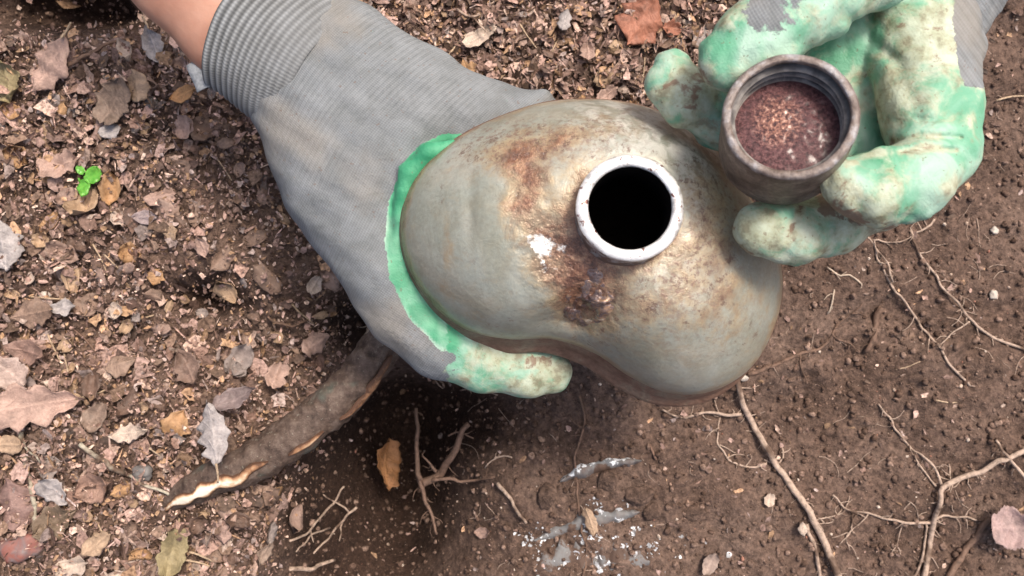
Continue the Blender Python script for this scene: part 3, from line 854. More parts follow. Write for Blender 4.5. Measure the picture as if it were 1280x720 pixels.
sheet(P(256, 92, .152), (0.0075, 0.003, 0), (-0.003, 0.0075, 0), 7, 7, lambda U, W: 0.002 * (1 - U * U) + 0.001 * np.sin(W * 3), m_hem, 'hem', glove, 0.0012)

# forearms: each one continuous skin surface running into its glove
arm = chain3([(340, 70, 52, .148), (292, 35, 60, .150), (229, -40, 66, .155), (120, -170, 78, .17), (20, -290, 84, .19)])
def f_arm(X, Y, Z): return sd_chain(X, Y, Z, arm, 0.68, 0.01) + 0.0015 * vnoise(X * 25, Y * 25, Z * 25, 6)
V, Fq = surface_net(f_arm, *bbox([arm]), 0.0025)
under(link('forearm', mesh('forearm', V, Fq), M['skin']), person)
arm2 = chain3([(1215, -60, 60, .19), (1260, -150, 66, .19), (1330, -300, 78, .20)])
V, Fq = surface_net(lambda X, Y, Z: sd_chain(X, Y, Z, arm2, 0.8, 0.01), *bbox([arm2]), 0.003)
under(link('forearm', mesh('forearm', V, Fq), M['skin']), person)

# right glove
R_palm = chain3([(1215, -80, 82, .190), (1150, -5, 84, .190), (1105, 65, 82, .188), (1080, 130, 62, .186)])
R_in = chain3([(1070, 40, 60, .205), (1050, 105, 52, .200), (1062, 170, 46, .200), (1040, 190, 40, .196)])
R_side = chain3([(1140, -10, 72, .206), (1152, 60, 66, .218), (1162, 130, 57, .230), (1172, 186, 51, .240)])
R_tipD = chain3([(1172, 192, 51, .242), (1138, 229, 47, .252), (1095, 237, 42, .258), (1064, 236, 36, .260)])
R_A = chain3([(1085, -45, 62, .240), (1010, 0, 55, .246), (945, 50, 46, .248), (910, 74, 39, .248)])
R_A2 = chain3([(1060, 10, 26, .232), (1000, 66, 22, .225)])
R_B = chain3([(834, 104, 26, .215), (858, 122, 34, .214), (905, 150, 38, .205), (960, 170, 40, .195), (1050, 130, 46, .185)])
R_B2 = chain3([(842, 84, 22, .213), (848, 96, 26, .212), (872, 120, 30, .208)])
R_E = chain3([(950, 287, 37, .228), (990, 291, 38, .226), (1040, 281, 38, .220), (1095, 245, 40, .210), (1130, 180, 44, .200), (1120, 110, 50, .192)])
def f_right(X, Y, Z):
    d = sd_chain(X, Y, Z, R_palm, 0.55, 0.012)
    d = smin(d, sd_chain(X, Y, Z, R_in, 0.7, 0.010), 0.008)
    s = sd_chain(X, Y, Z, R_side, 0.8, 0.010)
    t = sd_chain(X, Y, Z, R_tipD, 0.85, 0.006)
    s = smin(s, t, 0.003)
    d = smin(d, s, 0.003)
    d = smin(d, sd_chain(X, Y, Z, R_A, 0.85, 0.006), 0.004)
    b = smin(sd_chain(X, Y, Z, R_B, 0.85, 0.005), sd_chain(X, Y, Z, R_B2, 0.9, 0.005), 0.003)
    d = smin(d, b, 0.003)
    e = sd_chain(X, Y, Z, R_E, 0.85, 0.006)
    d = smin(d, e, 0.002)
    k = F / (H - Z); u = 640 + X * k; v = 360 - Y * k
    # creases at the joints of the bent finger and across the palm
    for pts, w, a in (([(1118, 178), (1150, 170), (1200, 172)], 4, .0016), ([(1126, 190), (1160, 184), (1195, 188)], 3, .0012), ([(1105, 60), (1122, 85), (1135, 120)], 9, .0006),
                      ([(1060, 20), (1100, 60), (1128, 82)], 9, .0009), ([(1085, 20), (1120, 50)], 8, .0005), ([(1150, 150), (1205, 145)], 4, .0008),
                      ([(985, 300), (1000, 262)], 4, .0009), ([(1040, 300), (1036, 268)], 4, .0008), ([(960, 60), (985, 95)], 4, .0008)):
        d = d + 1.5 * a * np.exp(-(seg_sd(u, v, pts) / w) ** 2)
    d = d + 0.0014 * vnoise(X * 55, Y * 55, Z * 55, 14) - 0.0016 * np.abs(vnoise(X * 85 + 1.5 * vnoise(X * 40, Y * 40, Z * 40, 19), Y * 60, Z * 70, 18)) + 0.0006 * vnoise(X * 190, Y * 190, Z * 190, 15) + 0.0006
    return d
chs = [R_palm, R_in, R_side, R_tipD, R_A, R_B, R_B2, R_E, R_A2]
V, Fq = surface_net(f_right, *bbox(chs), 0.0015)
u, v = to_px(V)
dip = np.ones(len(V))
dip -= 0.95 * blob(u, v, 950, 12, 26, 30, -0.6) + 0.5 * blob(u, v, 985, 5, 30, 30)
dip = np.where(V[:, 2] > 0.235, dip, np.maximum(dip, 0.9))
gr = sst(-6, 8, (u - 1192) - 0.25 * (v - 60) * (v > 60) - 60 * (v > 110)) 
dip = np.clip(dip - gr, 0, 1)
mud = 0.62 + 0.24 * fbm(V[:, 0] * 34, V[:, 1] * 34, V[:, 2] * 34, 2, 24)
mud += 0.40 * blob(u, v, 850, 115, 40, 40) + 0.60 * blob(u, v, 1045, 245, 26, 30) + 0.28 * blob(u, v, 930, 285, 26, 34) + 0.22 * blob(u, v, 1000, 295, 60, 24) + 0.2 * blob(u, v, 1110, 255, 60, 30)
mud += 0.35 * blob(u, v, 908, 268, 10, 30) + 0.25 * blob(u, v, 880, 90, 14, 20) + 0.12 * blob(u, v, 1140, 80, 40, 50)
for pts_ in ([(1118, 178), (1150, 170), (1200, 172)], [(1126, 190), (1160, 184), (1195, 188)], [(985, 300), (1000, 262)], [(1026, 262), (1060, 276), (1110, 280)], [(1100, 190), (1060, 205)]):
    mud += 0.42 * np.exp(-(seg_sd(u, v, pts_) / 5) ** 2)
mud -= 0.35 * blob(u, v, 1190, 175, 28, 26) + 0.2 * blob(u, v, 985, 268, 16, 8) + 0.25 * blob(u, v, 905, 60, 22, 40, 0.5) + 0.2 * blob(u, v, 1040, 60, 60, 30) + 0.3 * blob(u, v, 1080, 170, 18, 40)
a0 = np.array([0.7, 0.5, 0.5]); a1 = np.array([-0.5, 0.75, 0.4])
glove2 = link('glove', mesh('glove', V, Fq, dict(dip=dip, mud=mud, ku=V @ a0, kv=V @ a1)), M['glove'])
tag(glove2, 'muddy green dipped glove pinching the screw cap')
under(glove2, person)

# ------------------------------------------------------------------ tubes: branch, roots, twigs, straws
def tube(pts, rad, sides=8, jag=0.0, seed=0, lump=0.12, cap_=True):
    pts = np.asarray(pts, float); n = len(pts); rad = np.asarray(rad, float)
    T = np.gradient(pts, axis=0); T /= np.linalg.norm(T, axis=1)[:, None] + 1e-12
    up = np.array([0.05, 0.1, 1.0]); e1 = np.cross(T, up); e1 /= np.linalg.norm(e1, axis=1)[:, None] + 1e-12; e2 = np.cross(e1, T)
    th = np.linspace(0, 2 * np.pi, sides, endpoint=False)
    S = np.arange(n)[:, None]
    r = rad[:, None] * (1 + lump * vnoise(S * 0.55, np.cos(th)[None] * 1.5 + seed, np.sin(th)[None] * 1.5, seed))
    V = pts[:, None] + r[..., None] * (np.cos(th)[None, :, None] * e1[:, None] + np.sin(th)[None, :, None] * e2[:, None])
    V = V.reshape(-1, 3); f = [tuple(q) for q in grid_faces(n, sides)]
    if cap_:
        f.append(tuple(range(sides))[::-1]); f.append(tuple((n - 1) * sides + j for j in range(sides)))
    return V, f

def root_line(px, seed, r0, r1, lift=0.002, step=5.0, wig=2.6, arch=0.0, zabs=None):
    """pixel polyline laid on the soil -> points, radii (metres)"""
    L = sum(math.dist(a, b) for a, b in zip(px[:-1], px[1:])); n = max(4, int(L / step))
    q = resample(px, n, closed=False); s = np.arange(n) * step
    env = np.sin(np.linspace(0, np.pi, n)) ** 0.3
    q[:, 0] += wig * vnoise(s / 26, seed * 3.1, 0, 1) * env + 0.9 * wig * vnoise(s / 11, seed * 1.7, 2, 1) * env
    q[:, 1] += wig * vnoise(s / 26, seed * 5.3, 7, 2) * env + 0.9 * wig * vnoise(s / 11, seed * 2.9, 5, 2) * env
    p = at(q[:, 0], q[:, 1])
    z = p[:, 2].copy()
    for _ in range(5): z[1:-1] = (z[:-2] + z[2:] + 2 * z[1:-1]) / 4
    z = np.maximum(z, p[:, 2] - 0.0004)
    if zabs is not None: z = np.maximum(z, zabs)
    z = z + lift * (0.62 + 0.75 * vnoise(s / 34, seed, 3, 4)) + arch * np.sin(np.linspace(0, np.pi, n))
    k = (H - z) / F
    pts = np.stack([(q[:, 0] - 640) * k, (360 - q[:, 1]) * k, z], -1)
    rad = np.linspace(r0, r1, n) * 0.70 * k
    return pts, rad

def root(name, label, cat, mat, branches, group=None, sides=8, child='rootlet'):
    """first branch is the thing's main part, the others its rootlets"""
    px, r0, r1 = branches[0][:3]; kw = branches[0][3] if len(branches[0]) > 3 else {}
    pts, rad = root_line(px, len(px) + px[0][0] * 0.01, r0, r1, **kw)
    V, f = tube(pts, rad, sides, seed=int(px[0][0]) % 97)
    o = link(name, mesh(name, V, f), mat); recentre(o, pts[0])
    tag(o, label, cat, group)
    for br in branches[1:]:
        px, r0, r1 = br[:3]; kw = br[3] if len(br) > 3 else {}
        pts, rad = root_line(px, len(px) + px[0][0] * 0.01 + 3, r0, r1, **kw)
        V, f = tube(pts, rad, 6, seed=int(px[0][1]) % 89)
        under(link(child, mesh(child, V, f), mat), o)
    # fine hairs and side fibres growing from it
    if mat is not M['lichen'] and cat == 'root':
        hr = random.Random(int(branches[0][0][0][0]) + len(branches)); HV, HF, off = [], [], 0
        for br in branches:
            px = br[0]
            for (xa, ya), (xb, yb) in zip(px[:-1], px[1:]):
                d = math.dist((xa, ya), (xb, yb))
                for _ in range(int(d / 16 + hr.random())):
                    t = hr.random(); x, y = xa + (xb - xa) * t, ya + (yb - ya) * t
                    a = math.atan2(yb - ya, xb - xa) + hr.choice((-1, 1)) * hr.uniform(.5, 1.4); L = 7 + 20 * hr.random() ** 2; b = a + hr.uniform(-.8, .8)
                    pts, rad = root_line([(x, y), (x + L * .5 * math.cos(a), y + L * .5 * math.sin(a)), (x + L * .5 * (math.cos(a) + math.cos(b)), y + L * .5 * (math.sin(a) + math.sin(b)))],
                                         t * 50, hr.uniform(.8, 1.3), .5, lift=.0025, wig=1.6, zabs=(br[3].get('zabs') if len(br) > 3 else None))
                    V, f = tube(pts, rad, 5, seed=3, cap_=False)
                    HV.append(V); HF += [tuple(k_ + off for k_ in q) for q in f]; off += len(V)
        if HV:
            ho = link('root_hairs', mesh('root_hairs', np.concatenate(HV), HF), mat); under(ho, o); ho['kind'] = 'stuff'
    return o

# the thick cut root that crosses the bank's edge
bpx = [(520, 385, .055), (486, 422, .059), (452, 468, .061), (405, 515, .062), (350, 556, .064), (300, 585, .066), (255, 604, .066), (222, 622, .061), (206, 636, .052)]
brad = [23, 25, 26, 27, 27, 26, 24, 20, 11]
cp = resample([(a, b, c * 1000) for a, b, c in bpx], 90, closed=False); sr = np.interp(np.linspace(0, 1, 90), np.linspace(0, 1, len(brad)), brad)
zz = cp[:, 2] / 1000; kk = (H - zz) / F
cpts = np.stack([(cp[:, 0] - 640) * kk, (360 - cp[:, 1]) * kk, zz], -1)
V, f = tube(cpts, sr * kk, 40, seed=5, lump=0.10)
nv_ = V - np.repeat(cpts, 40, axis=0)
V = V + nv_ * (0.10 * vnoise(V[:, 0] * 90, V[:, 1] * 90, V[:, 2] * 90, 33) + 0.05 * vnoise(V[:, 0] * 420, V[:, 1] * 420, V[:, 2] * 420, 34))[:, None]
br = link('thick_root', mesh('thick_root', V, f), M['bark']); recentre(br, cpts[45])
tag(br, 'thick dark barked root crossing the edge of the hole, torn pale at its end', 'root')
def bare(i0, i1, a0, a1, name='bare_wood', up=1.05, tone=1.0, taper=0.0):
    th0 = np.linspace(a0, a1, 16); P_ = cpts[i0:i1]; n = len(P_)
    T = np.gradient(cpts, axis=0)[i0:i1]; T /= np.linalg.norm(T, axis=1)[:, None]
    e1 = np.cross(T, [0.05, 0.1, 1]); e1 /= np.linalg.norm(e1, axis=1)[:, None]; e2 = np.cross(e1, T)
    R = (sr * kk)[i0:i1]
    tt = np.linspace(0, 1, n)
    w = np.sin(tt * np.pi) ** 0.5 * (1 - taper * (1 - tt) ** 0.6)
    mid = (a0 + a1) / 2
    V, E = [], []
    for i in range(n):
        hw = 0.5 * (a1 - a0) * w[i] * (1 + 0.45 * vnoise(i * 0.33, i0, 0, 3) + 0.12 * vnoise(i * 0.9, i0, 0, 3))
        th = mid + 0.16 * vnoise(i * 0.22, i0, 4, 3) + np.linspace(-1, 1, 16) * hw
        dep = up * (1 + 0.14 * (1 - np.linspace(-1, 1, 16) ** 4)) - 0.05
        V.append(P_[i] + (R[i] * dep * np.cos(th))[:, None] * e1[i] + (R[i] * dep * np.sin(th))[:, None] * e2[i])
        E.append(np.clip((1 - np.abs(np.linspace(-1, 1, 16)) ** 1.5) * w[i] * tone, 0, 1))
    under(link(name, mesh(name, np.concatenate(V), grid_faces(n, 16, False), dict(edge=np.concatenate(E))), M['bare']), br)
bare(56, 87, 1.25, 2.55, up=1.17, tone=1.75, taper=0.7)
bare(14, 36, 2.15, 2.7, up=1.10, tone=0.42, taper=0.3)
bare(40, 52, 2.05, 2.35, up=1.10, tone=0.5)

W, B_, R_ = M['rootw'], M['rootb'], M['root']
root('long_root', 'long pale root running down from the flask to the bottom edge', 'root', R_, [
    ([(921, 462), (928, 505), (958, 560), (985, 603), (1012, 640), (1034, 685), (1056, 740)], 5.0, 7.0, dict(wig=1.5, lift=.006)),
    ([(828, 512), (852, 520), (885, 518), (926, 518)], 1.6, 3.2, dict(lift=.004)), ([(900, 522), (897, 552), (912, 575), (935, 583), (958, 580)], 1.3, 2.2),
    ([(955, 575), (975, 577), (978, 560)], 1.5, 1.2), ([(1008, 655), (1018, 690), (1024, 730)], 4, 3.5), ([(1020, 650), (1048, 642), (1062, 620)], 1.2, .8), ([(900, 520), (893, 500)], 1.2, .8)])
root('forked_root', 'orange brown forked root network at the lower right', 'root', R_, [
    ([(1300, 556), (1262, 572), (1222, 590), (1180, 608), (1176, 628), (1168, 662), (1160, 700), (1150, 740)], 4.6, 5.0, dict(lift=.005)),
    ([(1098, 505), (1118, 532), (1132, 553), (1160, 573), (1172, 590), (1178, 608)], 1.6, 2.6, dict(lift=.006)), ([(1143, 568), (1156, 590), (1170, 608)], 1.3, 2),
    ([(1041, 619), (1054, 634), (1090, 645), (1130, 652), (1162, 654)], 1.6, 2.8, dict(lift=.005)), ([(1160, 654), (1180, 646), (1230, 650)], 2.4, 1.6),
    ([(1072, 640), (1062, 662), (1048, 682)], 1.7, 1.0), ([(1085, 643), (1070, 660), (1058, 672), (1062, 688)], 1.3, .8), ([(1158, 655), (1155, 690), (1140, 725)], 2.0, 2.6),
    ([(1130, 652), (1122, 672), (1115, 690)], 1.3, .8), ([(1148, 650), (1146, 635), (1134, 626)], 1.2, .8), ([(1190, 606), (1186, 580)], 1.2, 1.8), ([(1225, 588), (1210, 600), (1214, 612)], 1.2, .8),
    ([(1054, 634), (1040, 652), (1022, 655)], 1.2, .8), ([(1192, 640), (1190, 632)], 1, .7)])
root('root_stub', 'straight pale root crossing the fork at the right edge', 'root', R_, [([(1245, 550), (1262, 575), (1290, 612)], 2.2, 3.6, dict(lift=.011))])
root('brown_root', 'dull brown root slanting down from the round mauve leaf', 'root', B_, [([(1235, 648), (1212, 680), (1180, 730)], 5.5, 6)])
root('zigzag_root', 'thin pale root zigzagging from the right glove to the right edge', 'root', R_, [
    ([(1139, 288), (1150, 318), (1170, 345), (1192, 372), (1203, 388), (1214, 402), (1238, 420), (1262, 431), (1290, 440)], 2.0, 2.6, dict(lift=.004)),
    ([(1212, 402), (1190, 420), (1172, 432)], 1.6, 1.0), ([(1138, 290), (1150, 288), (1168, 274)], 1.6, 2.0)])
root('trailing_root', 'thin pale brown root trailing down right of the fingertips', 'root', R_, [
    ([(1072, 287), (1090, 303), (1100, 325), (1112, 352), (1130, 378), (1150, 405), (1172, 432), (1190, 457), (1212, 482)], 2.0, 2.2, dict(lift=.003)),
    ([(1091, 300), (1108, 304), (1128, 302), (1142, 293)], 1.5, 1.2), ([(1108, 304), (1120, 314)], 1.2, .8), ([(1095, 310), (1108, 330), (1116, 352)], 1.5, 2.0, dict(lift=.007))])
root('root_stub', 'stubby dull brown root end below the trailing root', 'root', B_, [([(1103, 385), (1093, 402), (1091, 425), (1082, 440)], 6.5, 4.5, dict(lift=.004))])
root('side_root', 'dark root spreading right from the flask edge', 'root', B_, [
    ([(935, 468), (965, 458), (1005, 442), (1032, 430), (1048, 402)], 4, 2.2), ([(1000, 443), (1002, 462), (1008, 480)], 1.8, 1), ([(1040, 418), (1062, 430), (1070, 440)], 1.8, 1), ([(1044, 408), (1065, 392), (1078, 380)], 1.5, 1)])
root('root_bit', 'short pale straight rootlet lying right of the flask', 'root', W, [([(1043, 362), (1040, 378), (1034, 392)], 1.3, 1.8)])
root('root_bit', 'wavy pale rootlet just below the fingertip', 'root', W, [([(1034, 334), (1048, 345), (1062, 346), (1076, 354)], 1.4, 1.6)])
root('hanging_root', 'thin brown root running down the middle of the hole wall', 'root', B_, [
    ([(724, 495), (729, 530), (721, 565), (722, 600), (724, 640), (732, 680), (728, 730)], 2.2, 2.0, dict(lift=.004)), ([(727, 535), (712, 520)], 1.3, .8)])
root('knotted_root', 'grey brown knotted root with pale side shoot beside the orange leaf', 'root', B_, [
    ([(586, 530), (574, 548), (563, 572), (547, 596), (528, 604)], 4.5, 8.5, dict(lift=.010, zabs=-.030, wig=3)), ([(540, 600), (570, 601), (596, 602), (618, 596)], 3.6, 2.0, dict(lift=.010, zabs=-.030)),
    ([(522, 590), (530, 612), (540, 640), (546, 668)], 4.6, 2.2, dict(lift=.010, zabs=-.030)), ([(520, 510), (524, 540), (522, 575), (526, 600)], 3.2, 5, dict(lift=.010, zabs=-.030)),
    ([(560, 545), (578, 540), (592, 548)], 2, 1.2, dict(lift=.010, zabs=-.030)), ([(545, 590), (528, 570)], 3, 1.4, dict(lift=.010, zabs=-.030))])
root('forked_twig', 'pale forked twig lying in the dark hollow', 'twig', R_, [
    ([(430, 608), (415, 628), (396, 652), (380, 668), (362, 676)], 1.8, 2.2, dict(lift=.006, zabs=-.060)), ([(446, 634), (424, 656), (408, 674), (392, 692)], 2.4, 1.6, dict(lift=.006, zabs=-.060)),
    ([(404, 618), (418, 628), (436, 640)], 1.2, 1.6, dict(lift=.006, zabs=-.060)), ([(412, 660), (390, 668), (370, 690)], 2, 1.2, dict(lift=.006, zabs=-.060)), ([(428, 652), (424, 676)], 1.6, 1.1, dict(lift=.006, zabs=-.060)), ([(388, 660), (392, 678)], 1.2, .8, dict(lift=.006, zabs=-.060))], child='twiglet')
root('twig', 'short grey brown twig lying at the bottom left of the hollow', 'twig', R_, [([(362, 711), (380, 712), (402, 706), (418, 700)], 4.4, 3.0, dict(lift=.005, zabs=-.06))])
root('twig', 'pale broken twig right of the knotted root', 'twig', R_, [([(622, 604), (640, 632), (658, 654)], 3.6, 2.6, dict(lift=.005))])
root('root_bit', 'fine pale root hair beside the fingertips of the left glove', 'root', R_, [([(540, 470), (556, 486), (553, 478)], 1.1, .8), ([(575, 488), (600, 486), (622, 494)], 1.4, 1.2)])
root('root_bit', 'pale root hair arcing over the soil left of the buried sheet', 'root', R_, [([(606, 585), (618, 572), (640, 572)], 1.2, 1.6)])
root('lichen_twig', 'upright lichen speckled twig under the big pink brown leaf', 'twig', M['lichen'], [([(26, 538), (33, 575), (40, 610), (46, 656)], 4.6, 4.2, dict(lift=.007)), ([(30, 552), (40, 566), (50, 578)], 2, 1.5, dict(lift=.008))], child='twiglet')
root('lichen_twig', 'slanting lichen speckled twig pointing at the torn root end', 'twig', M['lichen'], [([(100, 555), (125, 573), (156, 592)], 4.2, 5.2, dict(lift=.008)), ([(154, 591), (178, 606), (214, 621)], 3.2, 2.6, dict(lift=.011))], child='bare_tip')
root('twig', 'long thin brown twig under the dusty curled leaf at upper left', 'twig', B_, [([(82, 84), (110, 68), (140, 52), (165, 48)], 4, 3, dict(lift=.010))])
root('twig', 'pale straight twig above the left wrist side, at the left edge', 'twig', R_, [([(0, 48), (8, 58), (15, 68)], 2.6, 2.0, dict(lift=.006))])
root('rootlet_stub', 'small white rootlet sticking out between glove and thick root', 'root', W, [([(458, 388), (460, 402), (456, 420)], 2.0, 2.6, dict(lift=.020))])
root('twig', 'dark twig lying under the litter by the mound', 'twig', B_, [([(335, 395), (360, 410), (385, 400)], 2.8, 2, dict(lift=.008))])
root('twig', 'pale crossed twig among the litter above the flask', 'twig', R_, [([(572, 12), (590, 22), (600, 18)], 2.4, 2, dict(lift=.012)), ([(590, 22), (615, 6), (622, 0)], 2.4, 1.6, dict(lift=.012)), ([(590, 22), (608, 40)], 2, 1.5, dict(lift=.012))], child='twiglet')

# ------------------------------------------------------------------ named leaves
def leaf_mesh(L, Wd, shape, seed, curl=0.25, nu=26, nv=13, fold=0.0, bend=0.1):
    """dry leaf blade along +x, length L, half width Wd; real thickness; outline lobed / toothed / torn"""
    u = np.linspace(0, 1, nu); w = np.sin(np.pi * u ** 0.85) ** 0.75
    if shape == 'oak': w = w * (0.85 + 0.17 * np.cos(u * 2 * np.pi * 4.3 + 0.4)) + 0.04
    elif shape == 'lobed': w = w * (0.88 + 0.12 * np.cos(u * 2 * np.pi * 3.0 + seed)) + 0.03
    elif shape == 'torn': w = (0.35 + 0.65 * np.sin(np.pi * u) ** 0.5) * (0.9 + 0.2 * vnoise(u * 6, seed, 0, 5))
    elif shape == 'round': w = np.sqrt(np.clip(1 - (2 * u - 1) ** 2, 0, 1)) * 0.98 + 0.02
    elif shape == 'narrow': w = np.sin(np.pi * u) ** 0.8
    V, vein = [], []
    for i in range(nu):
        for j in range(nv):
            s = 2 * j / (nv - 1) - 1
            ew = 1 + 0.14 * vnoise(u[i] * 9, np.sign(s) * 3 + seed, 1, 6) + 0.08 * vnoise(u[i] * 25, np.sign(s) * 3, seed, 7)
            y = s * w[i] * Wd * ew
            x = L * (u[i] - 0.5) + 0.06 * L * vnoise(s * 2, u[i] * 2, seed, 8) + abs(s) * 0.10 * L * (0.5 - u[i]) 
            z = curl * Wd * (s * s) * (1 if seed % 3 else -0.7) + bend * L * (2 * u[i] - 1) ** 2 + fold * Wd * abs(s)
            z += 0.16 * Wd * vnoise(x / L * 5, y / Wd * 2, seed, 9) + 0.07 * Wd * vnoise(x / L * 13, y / Wd * 5, seed, 10)
            V.append((x, y, z))
            mid = math.exp(-(s * w[i] / 0.05) ** 2)
            lat = max(0.0, math.cos((u[i] - abs(s) * 0.22) * 2 * math.pi * 7)) ** 6 * (1 - abs(s)) * 0.7
            vein.append(max(mid, lat))
    V = np.array(V, float); n = len(V); th = 0.00045
    f = []
    for i in range(nu - 1):
        for j in range(nv - 1):
            a = i * nv + j
            f.append((a, a + nv, a + nv + 1, a + 1)); f.append((n + a + 1, n + a + nv + 1, n + a + nv, n + a))
    rim = [(i * nv) for i in range(nu)] + [(nu - 1) * nv + j for j in range(1, nv)] + [i * nv + nv - 1 for i in range(nu - 2, -1, -1)] + [j for j in range(nv - 2, 0, -1)]
    for a, b in zip(rim, rim[1:] + rim[:1]): f.append((b, a, a + n, b + n))
    V2 = V.copy(); V2[:, 2] -= th
    return np.concatenate([V, V2]), f, np.array(vein + vein)

def slope_place(o, px, py, rot, lift, tilt=(0, 0)):
    p = at(px, py); e = 0.012
    gx_ = (ground(p[0] + e, p[1], False) - ground(p[0] - e, p[1], False)) / (2 * e)
    gy_ = (ground(p[0], p[1] + e, False) - ground(p[0], p[1] - e, False)) / (2 * e)
    nrm_ = Vector((float(-gx_) * 0.6 + tilt[0], float(-gy_) * 0.6 + tilt[1], 1)).normalized()
    z = p[2] + lift; k = (H - z) / F
    o.location = (float((px - 640) * k), float((360 - py) * k), float(z))
    from mathutils import Quaternion
    q = nrm_.to_track_quat('Z', 'X'); base_q = Vector((0, 0, 1)).to_track_quat('Z', 'X')
    q = Vector((0, 0, 1)).rotation_difference(nrm_) @ Quaternion((0, 0, 1), math.radians(rot))
    o.rotation_mode = 'QUATERNION'; o.rotation_quaternion = q

